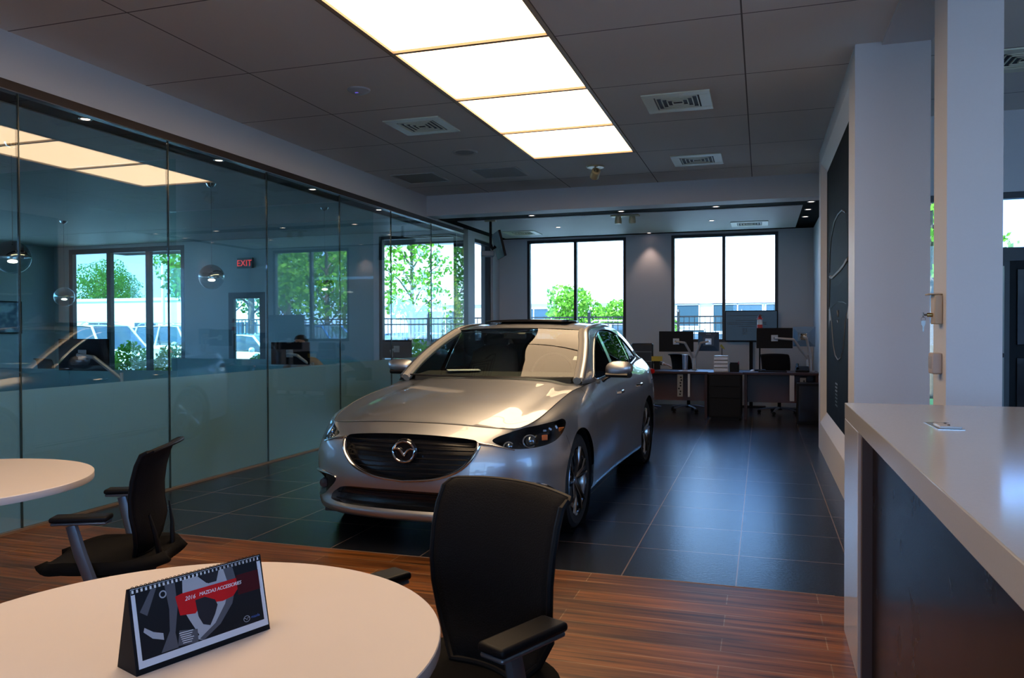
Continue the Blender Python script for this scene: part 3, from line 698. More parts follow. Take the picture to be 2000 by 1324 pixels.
# emblem on the grille
emb = MB(); ec = onsurf(0, .632, .012); R0 = .069
ring = [(ec[0] + R0 * math.cos(a) * 1.10, ec[1] + .10 * R0 * math.sin(a) , ec[2] + R0 * .93 * math.sin(a)) for a in np.linspace(0, 2 * PI, 40, endpoint=False)]
emb.path(ring, .0072, 10, closed=True)
wg = lambda s_: [(ec[0] + s_ * x * R0, ec[1] + .003, ec[2] + z * R0) for x, z in ((1.05, .20), (.72, .30), (.42, .20), (.18, -.10), (0, -.34))]
emb.path(wg(1), [.004, .008, .009, .009, .010], 10); emb.path(wg(-1), [.004, .008, .009, .009, .010], 10)
emb.build('emblem', chrome, grille)
MB().lathe([(.001, .0), (.078, .0), (.085, .01)], (ec[0], ec[1] + .012, ec[2]), 32, 'y').build('emblem_base', blackg, grille)
# headlamps
def tv_at(x, y, z): return mixpoly([(x, y, z)], closed=True)[0] if False else None
for mir_ in (False, True):
    hb = recess('headlight', 'headlight', .075, blackg, car, .96, mirror=mir_)
    patch('lens', C3l, CNl, reg['headlight'], lampg, hb, mirror=mir_)
    sgx = -1 if mir_ else 1
    def P3(x, z, off): p = onsurf(x, z, off); return (sgx * p[0], p[1], p[2])
    b1 = P3(.665, .690, -.035); MB().ball(b1, .027, 12).build('projector', mat('lamp_projector', (.25, .3, .36), .05, metal=.9), hb)
    b2 = P3(.77, .715, -.045); MB().ball(b2, .036, 12).build('projector', MT['lamp_projector'], hb)
    for b_, r in ((b1, .036), (b2, .05)):
        MB().path([(b_[0] + r * math.cos(a) * .8, b_[1] - .012 + .35 * sgx * r * math.cos(a), b_[2] + r * math.sin(a) * .8) for a in np.linspace(.2 * PI, 1.75 * PI, 22)], .005, 8).build('daytime_lamp', mat('drl', (.35, .36, .38), .2, metal=.6), hb)
    MB().box(-.03, .03, -.004, .004, -.014, .014).build('amber_reflector', amber, hb, bevel=.004).matrix_local = Matrix.Translation(P3(.893, .745, -.02)) @ Matrix.Rotation(sgx * 1.05, 4, 'Z')
    MB().box(-.022, .022, -.004, .004, -.018, .018).build('amber_reflector', amber, hb, bevel=.004).matrix_local = Matrix.Translation(P3(.835, .715, -.03)) @ Matrix.Rotation(sgx * .8, 4, 'Z')
    for k in range(3):
        q = P3(.82 + k * .025, .765 + k * .004, -.03); MB().box(-.012, .012, -.01, .01, -.006, .006).build('reflector_facet', chrome, hb).matrix_local = Matrix.Translation(q) @ Matrix.Rotation(sgx * .8, 4, 'Z') @ Matrix.Rotation(.5 * k, 4, 'Y')
    fb = recess('fog_lamp', 'fog', .05, grl, car, .9, mirror=mir_)
    q = P3(.76, .35, -.03); MB().lathe([(.001, -.012), (.03, -.008), (.036, .01)], q, 20, 'y').build('lamp', mat('fog_glass', (.05, .05, .06), .1), fb)
    top = [RS(*inv_)[0] for inv_ in fog_tv[:int(len(fog_tv) * .47)]]
    MB().path([(sgx * p[0], p[1] - .004, p[2] + .004) for p in top], [.003 + .008 * math.sin(PI * min(1, i / len(top) + .06)) for i in range(len(top))], 8).build('chrome_trim', chrome, fb)
# hood (between the shoulders) and boot lid: height from centre profile and shoulder curve
topc = RS(np.linspace(0, NK - 1, 400), np.full(400, NL - 1.0))
def cap(name, y0, y1, prof, t0, t1, m):
    seg = topc[(np.linspace(0, NK - 1, 400) >= t0) & (np.linspace(0, NK - 1, 400) <= t1)]
    seg = seg[(seg[:, 1] >= y0 - 1e-6) & (seg[:, 1] <= y1)]
    seg = seg[np.argsort(seg[:, 1])]
    pts = [(float(p[0]), float(p[1])) for p in seg]; poly = [(-p[0], p[1]) for p in pts[::-1]] + pts
    poly = lin_poly(poly, True, .02)
    ysg, xsg, zsg = seg[:, 1], seg[:, 0], seg[:, 2]
    def H(x, y):
        xs = max(float(np.interp(y, ysg, xsg)), .02); zs = float(np.interp(y, ysg, zsg)); zc = float(np.interp(y, [q[0] for q in prof], [q[1] for q in prof])) if len(prof) < 3 else float(cspl(prof, y))
        u = min(abs(x) / xs, 1); return zs + (zc - zs) * (1 - u ** 2.4) - .012 * math.exp(-((u - .80) / .10) ** 2) * min(1, max(0, (y - y0) / .5))
    g = [(x, y) for x in np.arange(-.86, .861, .025) for y in np.arange(y0, y1, .025)]
    pa = np.array([tuple(p) for p in poly])
    g = [p for p in g if inside(p, poly) and ((pa - p) ** 2).sum(1).min() > .012 ** 2]
    V, Fc = cdt(g, [[tuple(p) for p in poly]], [])
    Fc = [f for f in Fc if inside(np.mean([V[i] for i in f], axis=0), poly)]
    V3, N3 = [], []
    for x, y in V:
        z = H(x, y); e = .012; V3.append((x, y, z)); N3.append(Vector((-(H(x + e, y) - H(x - e, y)) / (2 * e), -(H(x, y + e) - H(x, y - e)) / (2 * e), 1)).normalized())
    o = patch(name, V3, [tuple(n) for n in N3], Fc, m, car)
    return o, H, poly
def cspl(prof, y):
    ys_ = [q[0] for q in prof]; y = min(max(y, ys_[0]), ys_[-1]); i = min(max(int(np.searchsorted(ys_, y)) - 1, 0), len(prof) - 2)
    def sl(k):
        a, b = max(k - 1, 0), min(k + 1, len(prof) - 1); return (prof[b][1] - prof[a][1]) / (prof[b][0] - prof[a][0])
    h = prof[i + 1][0] - prof[i][0]; u = (y - prof[i][0]) / h; m0, m1 = sl(i) * h, sl(i + 1) * h
    return (2 * u ** 3 - 3 * u * u + 1) * prof[i][1] + (u ** 3 - 2 * u * u + u) * m0 + (-2 * u ** 3 + 3 * u * u) * prof[i + 1][1] + (u ** 3 - u * u) * m1
hood, HH, hpoly = cap('hood', .215, 1.60, [(.215, .805), (.35, .853), (.55, .897), (.8, .931), (1.1, .968), (1.35, .998), (1.55, 1.022), (1.65, 1.03)], 0, 9.2, paint)
deck, HD, dpoly = cap('boot_lid', 4.02, 4.86, [(4.0, 1.10), (4.3, 1.118), (4.6, 1.122), (4.86, 1.105)], 13, 18, paint)
hp3 = [(x, y, HH(x, y) + .0012) for x, y in hpoly if y < 1.57]
MB().path(hp3, .0028, 6, flat=.5).build('panel_gap', trimb, hood)
MB().box(-.80, .80, 1.57, 4.1, .90, .985).build('cabin_floor', interior, car)
# greenhouse sides
gl_out = [(1.50, .985), (1.60, 1.07), (1.80, 1.18), (2.05, 1.30), (2.30, 1.395), (2.55, 1.437), (2.80, 1.455), (3.10, 1.452), (3.40, 1.42), (3.70, 1.355), (3.95, 1.27), (4.15, 1.18), (4.36, 1.088), (4.36, 1.07), (3.85, 1.062), (3.4, 1.037), (3.0, 1.018), (2.4, .998), (1.78, .985)]
dlo = [(1.80, 1.008), (1.83, 1.06), (2.05, 1.19), (2.28, 1.30), (2.50, 1.375), (2.75, 1.405), (3.05, 1.402), (3.32, 1.365), (3.58, 1.29), (3.80, 1.20), (3.95, 1.115), (3.90, 1.098), (3.4, 1.066), (2.9, 1.045), (2.3, 1.022)]
bpil = [(2.44, .99), (2.50, 1.41)]; bpil2 = [(2.545, .99), (2.585, 1.42)]; cpil = [(3.36, 1.03), (3.30, 1.40)]; cpil2 = [(3.40, 1.03), (3.335, 1.40)]
def gsx(y, z):
    xb = float(np.interp(y, [1.5, 1.8, 2.4, 3.0, 3.5, 3.85, 4.2, 4.4], [.80, .845, .848, .842, .822, .79, .75, .73])); zb = float(np.interp(y, [1.5, 3, 4.4], [.98, 1.02, 1.075]))
    u = max(0, (z - zb) / .44); return xb - .205 * u ** 1.15 - .03 * max(0, u - .85) * 3
go = lin_poly(gl_out, True, .025); gd_ = smooth_poly(dlo, True, .025)
lines_ = [lin_poly(q, False, .03) for q in (bpil, bpil2, cpil, cpil2)]
gg = [(y, z) for y in np.arange(1.5, 4.4, .03) for z in np.arange(.96, 1.47, .03)]
ga = np.array([tuple(p) for p in go] + [tuple(p) for p in gd_]); gg = [p for p in gg if inside(p, go) and ((ga - p) ** 2).sum(1).min() > .012 ** 2]
GV, GF = cdt(gg, [[tuple(p) for p in go], [tuple(p) for p in gd_]], [[tuple(p) for p in q] for q in lines_])
G3 = [(gsx(y, z), y, z) for y, z in GV]; GN = []
for y, z in GV:
    e = .01; GN.append(tuple(Vector((1, -(gsx(y + e, z) - gsx(y - e, z)) / (2 * e), -(gsx(y, z + e) - gsx(y, z - e)) / (2 * e))).normalized()))
GR = {'frame': [], 'f': [], 'r': [], 'q': [], 'b': []}
def lx(q, z): return q[0][0] + (q[1][0] - q[0][0]) * (z - q[0][1]) / (q[1][1] - q[0][1])
for f in GF:
    c = np.mean([GV[i] for i in f], axis=0)
    if not inside(c, [tuple(p) for p in go]): continue
    if not inside(c, [tuple(p) for p in gd_]): GR['frame'].append(f)
    else:
        y, z = c; GR['f' if y < lx(bpil, z) else 'b' if y < lx(bpil2, z) else 'r' if y < lx(cpil, z) else 'b' if y < lx(cpil2, z) else 'q'].append(f)
for mir_ in (False, True):
    fr = patch('roof_side', G3, GN, GR['frame'], paint, car, mirror=mir_)
    for k, n_ in (('f', 'front_side_window'), ('r', 'rear_side_window'), ('q', 'quarter_window')): patch(n_, G3, GN, GR[k], sideg, car, mirror=mir_)
    patch('window_pillar', [(p[0] + .004, p[1], p[2]) for p in G3], GN, GR['b'], mat('gloss_pillar', (.55, .56, .58), .12, metal=1, coat=1), car, mirror=mir_)
    s_ = -1 if mir_ else 1
    MB().path([(s_ * (gsx(y, z) + .004), y, z) for y, z in gd_], .0065, 6, closed=True, up=(1, 0, 0)).build('window_trim', chrome, car)
# windscreen, roof, rear window
def sweep(name, E0, E1, C0, C1, m, n=24, k=24, rise=0., pw=2., off=0.):
    """surface between a left/right edge pair and its centre line; E0,E1 lists of edge points (x,y,z), C lists (y,z)"""
    G, N = [], []
    for i in range(n + 1):
        v = i / n * (len(E0) - 1); a = min(int(v), len(E0) - 2); f = v - a
        def ip(L_): 
            w4 = cr_w(np.array(f)); q = lambda j: np.array(L_[min(max(j, 0), len(L_) - 1)], float)
            return w4[0] * q(a - 1) + w4[1] * q(a) + w4[2] * q(a + 1) + w4[3] * q(a + 2)
        e = ip(E0); c = ip(C0); row = []
        for j in range(-k, k + 1):
            s_ = j / k; u = abs(s_) ** pw; row.append((e[0] * s_, c[0] + (e[1] - c[0]) * u, c[1] + (e[2] - c[1]) * u + off))
        G.append(row)
    return MB().grid(G).build(name, m, car, smooth=60), G
ws, WG = sweep('windscreen', [(.775, 1.575, 1.035), (.745, 1.80, 1.165), (.69, 2.06, 1.295), (.62, 2.33, 1.405)], None, [(1.50, 1.028), (1.74, 1.165), (1.99, 1.305), (2.27, 1.428)], None, carg)
roof, RG = sweep('roof', [(.62, 2.33, 1.405), (.615, 2.6, 1.44), (.61, 2.9, 1.453), (.60, 3.2, 1.440), (.595, 3.5, 1.398), (.60, 3.62, 1.372)], None, [(2.27, 1.428), (2.58, 1.474), (2.9, 1.488), (3.2, 1.478), (3.5, 1.440), (3.62, 1.418)], None, paint, pw=2.6)
rw, _ = sweep('rear_window', [(.60, 3.62, 1.372), (.63, 3.85, 1.290), (.67, 4.1, 1.185), (.70, 4.32, 1.090)], None, [(3.62, 1.418), (3.86, 1.335), (4.12, 1.225), (4.36, 1.120)], None, sideg)
# pillars: painted rail between glass edge and side
for s_ in (1, -1):
    e = [(.785, 1.545, 1.02), (.752, 1.79, 1.165), (.697, 2.05, 1.295), (.632, 2.32, 1.405), (.628, 2.6, 1.442), (.622, 2.9, 1.454), (.612, 3.2, 1.442), (.606, 3.5, 1.400), (.615, 3.72, 1.345), (.65, 3.98, 1.25), (.70, 4.25, 1.12), (.715, 4.36, 1.085)]
    e2 = [tuple(p) for p in smooth_poly(e, False, .05)]
    MB().path([(s_ * p[0], p[1], p[2]) for p in e2], .030, 12, flat=.62, up=(0, 0, 1)).build('roof_rail', paint, car)
    MB().path([(s_ * (p[0] - .035), p[1] - .005, p[2] - .012) for p in e2[:int(len(e2) * .30)]], .034, 8).build('inner_pillar', lining, car)
    MB().path([(s_ * (RG[i][0][0] * -1 - .018), RG[i][0][1], RG[i][0][2] + .010) for i in range(len(RG))], .006, 6).build('roof_moulding', trimb, roof)
MB().path([WG[0][j] for j in range(0, len(WG[0]))], .012, 8, flat=.6).build('cowl', trimb, car)
MB().path([(p[0], p[1] + .012, p[2] - .006) for p in WG[-1]], .012, 8, flat=.5).build('header', trimb, car)
MB().grid([[(x, y, 1.488 + .012 * math.sin(PI * (y - 2.42) / .55) - .06 * x * x + .004) for x in np.linspace(-.40, .40, 13)] for y in np.linspace(2.50, 2.95, 6)]).build('sunroof', blackg, car, solid=.016)
# shark fin, mirrors, handles
MB().loft([[(x, y, z) for x, z in ((-.03, 1.455), (0, 1.50 if 3.35 < y < 3.4 else 1.47), (.03, 1.455))] for y in (3.25, 3.38, 3.42)]).build('antenna', paint, car)
for s_ in (1, -1):
    M_ = Matrix.Translation((s_ * 1.005, 1.95, 1.085)) @ Matrix.Rotation(-s_ * .16, 4, 'Z')
    rings = []
    for v, sc_, zz in ((-.115, .45, -.012), (-.10, .80, -.004), (-.05, 1.0, 0), (.03, .98, .002), (.09, .78, .008), (.118, .40, .014)):
        rings.append([(s_ * v, -.005 + .060 * sc_ * math.cos(a) * (1 if math.cos(a) > 0 else 1.15), zz + .068 * sc_ * math.sin(a)) for a in np.linspace(0, 2 * PI, 20, endpoint=False)])
    mm = MB(M_).loft(rings).build('mirror', paint, car, sub=1, smooth=60)
    MB(M_).loft([[(s_ * v, -.004 + .064 * math.cos(a), -.046 + .026 * math.sin(a)) for a in np.linspace(0, 2 * PI, 14, endpoint=False)] for v in (-.10, 0, .09)]).build('mirror_base', trimb, mm)
    MB().path([(s_ * .87, 1.93, .985), (s_ * .90, 1.93, 1.01), (s_ * .955, 1.945, 1.04)], [.032, .028, .030], 10, flat=.5).build('mirror_stalk', trimb, mm)
    for y in (2.30, 3.22):
        MB().path([(s_ * .925, y - .09, .865), (s_ * .955, y - .06, .868), (s_ * .957, y + .06, .872), (s_ * .928, y + .09, .872)], .011, 8, flat=1.3).build('door_handle', chrome, car)
# wheels
def wheel(y, s_):
    w_ = MB().lathe([(.235, -.10), (.30, -.112), (.328, -.095), (.337, -.06), (.337, .06), (.328, .095), (.30, .112), (.245, .104)], (s_ * .80, y, .337), 48, 'x').build('wheel', rubber, car)
    c = (s_ * .80, y, .337)
    MB().lathe([(.246, s_ * .106), (.252, s_ * .100), (.235, s_ * .085), (.222, s_ * .02), (.222, -s_ * .08)], c, 48, 'x').build('rim', alloy, w_)
    MB().lathe([(.001, s_ * .02), (.20, s_ * .02)], c, 32, 'x').build('brake_disc', mat('brake', (.12, .12, .12), .4, metal=.8), w_)
    MB().lathe([(.001, s_ * .088), (.03, s_ * .088), (.045, s_ * .07), (.05, s_ * .03)], c, 24, 'x').build('hub_cap', alloy, w_)
    for k in range(5):
        for d_ in (-.13, .13):
            a = 2 * PI * k / 5 + .3
            p0 = (c[0] + s_ * .075, c[1] + .035 * math.cos(a + d_ * 2), c[2] + .035 * math.sin(a + d_ * 2)); p1 = (c[0] + s_ * .10, c[1] + .14 * math.cos(a + d_ * 1.1), c[2] + .14 * math.sin(a + d_ * 1.1)); p2 = (c[0] + s_ * .098, c[1] + .238 * math.cos(a + d_ * 1.6), c[2] + .238 * math.sin(a + d_ * 1.6))
            MB().path([p0, p1, p2], [.014, .013, .017], 8, up=(1, 0, 0)).build('spoke', alloy, w_)
    # wheel-house liner
    MB().lathe([(.372, s_ * .115), (.372, -s_ * .16), (.05, -s_ * .16)], (s_ * .80, y, .342), 40, 'x').build('wheel_arch_liner', trimb, car)
for y in (.972, 3.80):
    for s_ in (1, -1): wheel(y, s_)
MB().box(-.72, .72, .25, 4.7, .16, .24).build('underbody', trimb, car)
MB().box(-.50, .50, .24, .30, .25, .72).build('radiator_support', trimb, car)
# cabin
MB().prism([(1.56, .95), (1.60, 1.035), (1.85, 1.055), (2.05, 1.02), (2.10, .93)], -.70, .70, 'x').build('dashboard', interior, car, bevel=.02)
MB().path([(.36 + .185 * math.cos(a), 2.18 + .07 * math.sin(a), 1.03 + .165 * math.sin(a)) for a in np.linspace(0, 2 * PI, 32, endpoint=False)], .014, 8, closed=True).build('steering_wheel', interior, car)
def seat_b(x, y, wd):
    rings = []
    for z, hw, dy, th in ((.88, wd, 0, .08), (1.05, wd, .03, .07), (1.20, wd * .9, .07, .055), (1.26, wd * .5, .09, .04)):
        rings.append([(x + hw * math.cos(a), y + dy + th * math.sin(a), z) for a in np.linspace(0, 2 * PI, 20, endpoint=False)])
    s0 = MB().loft(rings).build('seat', interior, car)
    MB().loft([[(x + hw * math.cos(a), y + .10 + .045 * math.sin(a), z) for a in np.linspace(0, 2 * PI, 16, endpoint=False)] for z, hw in ((1.25, .08), (1.27, .125), (1.34, .13), (1.37, .09))]).build('headrest', interior, s0)
for x in (.37, -.37): seat_b(x, 2.62, .25)
for x in (.38, -.38): seat_b(x, 3.5, .30)
MB().box(-.11, .11, 2.20, 2.225, 1.325, 1.385).build('rear_view_mirror', blackg, car, bevel=.012)
MB().box(-.60, .60, 2.40, 3.55, 1.385, 1.392).build('headliner', lining, car)
MB(Matrix.Translation((.655, 1.93, 1.168)) @ Matrix.Rotation(math.radians(29), 4, 'X')).box(-.035, .035, -.03, .03, .004, .006).build('windscreen_sticker', mat('paper', (.75, .74, .70), .6), car)
MB(Matrix.Translation((-.33, 1.80, 1.064)) @ Matrix.Rotation(.5, 4, 'Z')).box(-.14, .14, -.10, .10, 0, .003).build('dashboard_paper', MT['paper'], car)
# rear lamps
for s_ in (1, -1):
    q = [(s_ * .60, 4.80, .93), (s_ * .74, 4.70, .94), (s_ * .86, 4.52, .93)]; MB().path(q, [.02, .035, .03], 10).build('rear_lamp', mat('rear_lamp', (.4, .01, .01), .15, coat=1), car)

# ================================================================== FURNITURE NEAR THE CAMERA
def round_table(name, label, c, r):
    t = thing(name, label, 'table', (c[0], c[1], 0), 0, 'round white tables')
    MB().lathe([(.001, .708), (r - .001, .708), (r, .710), (r, .7375), (r - .002, .74), (.001, .74)], n=96).build('tabletop', tablem, t, smooth=30)
    MB().lathe([(.001, .70), (.14, .70), (.14, .708)], n=24).build('mounting_plate', black, t)
    MB().lathe([(.035, .02), (.035, .70)], n=24).build('column', alu, t)
    MB().lathe([(.001, .024), (.05, .024), (.28, .012), (.30, 0), (.001, 0)], n=48).build('base', alu, t)
    return t
round_table('round_table', 'round white table in the foreground with the desk calendar on it', (-1.225, 1.385), .585)
round_table('round_table', 'round white table at the left edge beside the frosted glass', (-3.535, 2.552), .622)
# counter
t = thing('reception_counter', 'tall white stone-topped counter with waterfall end at right', 'counter', (.37, 3.95, 0))
MB().box(0, 1.6, -5.2, 0, .998, 1.07).box(0, 1.6, -.53, 0, 0, .998).build('worktop', counterm, t, smooth=0, bevel=.003)
bx('front_panel', mat('dark_gloss_panel', (.008, .006, .006), .26, spec=.25), .05, .09, -5.2, -.53, 0, .998, t)
MB().box(.012, .05, -.57, -.53, 0, .998).box(.09, 1.6, -5.2, -.53, .02, .06).build('plinth', mat('counter_brown', (.07, .05, .045), .5), t)
t = thing('power_outlet', 'small flush metal outlet plate set in the counter top', 'outlet', (.615, 3.10, 1.07), .03)
MB().box(-.042, .042, -.11, .11, 0, .002).build('plate', alu, t); MB().box(-.034, .034, -.10, .0, .002, .012).build('flip_lid', counterm, t, bevel=.002)
for y in (-.02, -.07): MB().lathe([(.001, .0145), (.004, .0145), (.005, .012)], (.0, y, 0), 12).build('screw', brown, t)
# tent calendar
def calendar():
    A = Vector((-1.166, 1.223, .74)); B = Vector((-1.063, 1.512, .74)); ln = (B - A).length; ax = (B - A).normalized(); nrm = Vector((ax.y, -ax.x, 0))   # faces right
    t = thing('desk_calendar', 'black spiral tent calendar with red-banded alloy wheel photo', 'calendar', tuple(A), math.atan2(ax.y, ax.x))
    # local: x along the base, -y towards the viewer side
    d, h = .075, .164; top = (d * .5, h)
    MB().prism([(0, 0), (.002, 0), (top[0] + .0005, h), (top[0] - .002, h)], 0, ln, 'x').add([(x, -0. + y, z) for x in (0, ln) for y, z in ((d, 0), (d + .002, 0), (top[0] + .001, h), (top[0] - .001, h))], [(0, 1, 2, 3), (4, 5, 6, 7), (0, 1, 5, 4), (1, 2, 6, 5), (2, 3, 7, 6), (3, 0, 4, 7)]).box(0, ln, 0, d, 0, .0015).add([(.0, .002, .001), (.0, d, .001), (.0, top[0], h)], [(0, 1, 2)]).build('stand', mat('card_black', (.007, .007, .009), .6, spec=.15), t)
    sl = math.hypot(top[0], h); Mx = frame_M((0, -.0012, .0), (1, 0, 0), (0, top[0], h))
    pg = MB(); pg.box(.006, ln - .004, .012, sl - .002, 0, .0012)
    page = pg.build('page', mat('card_white', (.72, .72, .78), .35), t); page.matrix_local = Mx
    W0, H0 = ln, sl
    def flat(name, poly, m, z, par=page): return MB().prism(poly, z, z + .0002).build(name, m, par, smooth=0)
    X0, X1, Y0, Y1 = .014, ln - .013, .026, sl - .010
    bk = mat('print_black', (.010, .010, .013), .5, spec=.15); flat('picture', [(X0, Y0), (X1, Y0), (X1, Y1), (X0, Y1)], bk, .0013)
    def q(u, v): return (X0 + (X1 - X0) * u, Y0 + (Y1 - Y0) * v)
    grey1 = mat('print_grey', (.10, .10, .12), .5, spec=.15); sil = mat('print_silver', (.42, .43, .48), .5, spec=.15); red = mat('print_red', (.62, .01, .012), .5, spec=.15); dred = mat('print_dark_red', (.06, .004, .006), .5, spec=.15); dk = mat('print_charcoal', (.022, .020, .026), .5, spec=.15)
    flat('print_spoke', [q(.02, .70), q(.12, 1.), q(.16, 1.), q(.07, .62)], grey1, .00155)
    flat('print_spoke', [q(.22, 1.), q(.30, 1.), q(.30, .62), q(.26, .25), q(.27, .02), q(.14, .02), q(.22, .3), q(.235, .62)], grey1, .00155)
    flat('print_rim', [q(.04, .46), q(.10, .36), q(.17, .30), q(.17, .20), q(.09, .27), q(.03, .40)], sil, .00155)
    flat('print_spoke', [q(.36, 1.), q(.48, 1.), q(.55, .85), q(.62, .87), q(.66, 1.), q(.78, 1.), q(.80, .75), q(.74, .42), q(.62, .16), q(.47, .0), q(.40, .06), q(.44, .10), q(.38, .36), q(.33, .6), q(.35, .8)], sil, .00155)
    flat('print_rim', [q(.70, 1.), q(.78, 1.), q(.80, .75), q(.74, .42), q(.62, .16), q(.47, .0), q(.44, .04), q(.58, .2), q(.68, .45), q(.73, .7)], grey1, .0018)
    flat('print_band', [q(.31, .48), q(.43, .44), q(.46, .50), q(.60, .52), q(.66, .50), q(.755, .53), q(.80, .62), q(.80, .80), q(.34, .80), q(.29, .78)], red, .00205)
    flat('print_band', [q(.80, .52), q(1., .52), q(1., .84), q(.80, .84)], dred, .00205)
    flat('print_spoke_gap', [q(.44, .64), q(.52, .65), q(.60, .56), q(.615, .47), q(.585, .34), q(.535, .19), q(.48, .24), q(.45, .38)], dk, .0023)
    flat('print_spoke_gap', [q(.49, 1.), q(.56, .84), q(.63, .84), q(.66, 1.)], dk, .0023)
    MB().path([(q(.20, .87)[0] + .0065 * math.cos(a), q(.20, .87)[1] + .0065 * math.sin(a), .0022) for a in np.linspace(0, 2 * PI, 20, endpoint=False)], .0013, 6, closed=True, flat=.2).build('print_hub', sil, page)
    wt = mat('print_white', (.85, .85, .88), .4); bl = mat('print_blue', (.05, .12, .42), .4)
    tm = lambda x, y, rot=0.: Matrix.Translation((x, y, .0025)) @ Matrix.Rotation(rot, 4, 'Z')
    text('title', '2016', .0118, wt, page, tm(*q(.36, .675)), .0001, .25); text('title', 'MAZDA3 ACCESSORIES', .0104, wt, page, tm(*q(.475, .685)), .0001, .25, space=.92)
    text('logo_word', 'mazda', .0085, bl, page, tm(*q(.885, .085)), .0001, .0, space=1.0)
    c_ = q(.845, .10)
    MB().path([(c_[0] + .0075 * math.cos(a), c_[1] + .0062 * math.sin(a), .0024) for a in np.linspace(0, 2 * PI, 24, endpoint=False)], .0006, 5, closed=True, flat=.4).path([(c_[0] - .007, c_[1] + .002, .0024), (c_[0] - .003, c_[1] + .002, .0024), (c_[0], c_[1] - .0025, .0024), (c_[0] + .003, c_[1] + .002, .0024), (c_[0] + .007, c_[1] + .002, .0024)], .0006, 5, flat=.4).build('logo_mark', sil, page)
    flat('text_panel', [q(.265, .04), q(.425, .0), q(.43, .20), q(.29, .26)], grey1, .0025)
    for i in range(6):
        y = .215 - i * .032; flat('text_line', [q(.285 + .004 * i, y), q(.395 - .01 * (i % 3), y - .012), q(.395 - .01 * (i % 3), y - .003), q(.285 + .004 * i, y + .010)], wt, .00275)
    n = 32; cl = mat('coil', (.03, .03, .035), .3, metal=.5)
    flat('punched_strip', [(.006, sl - .0135), (ln - .004, sl - .0135), (ln - .004, sl - .003), (.006, sl - .003)], bk, .0014)
    for i in range(n):
        x = .010 + (ln - .02) * i / (n - 1)
        flat('binding_tab', [(x - .0021, sl - .0105), (x + .0021, sl - .0105), (x + .0021, sl - .0045), (x - .0021, sl - .0045)], wt, .0016)
    coil = MB()
    co = []
    for i in range(n * 10): a = 2 * PI * i / 10; co.append((.010 + (ln - .02) * i / (n * 10), top[0] - .002 + .0065 * math.cos(a), h - .004 + .0065 * math.sin(a)))
    coil.path(co, .0007, 5).build('spiral_binding', cl, t)
    return t
calendar()
t = thing('desk_calendar', 'dark blue card stand on the far white table, cut by left edge', 'calendar', (-3.56, 2.10, .74), -.4)
MB().add([(-.05, .0, 0), (.05, 0, 0), (.05, .04, .11), (-.05, .04, .11), (-.05, .08, 0), (.05, .08, 0)], [(0, 1, 2, 3), (4, 5, 2, 3), (0, 3, 4), (1, 2, 5), (0, 1, 5, 4)]).build('stand', mat('card_navy', (.01, .02, .09), .4), t)

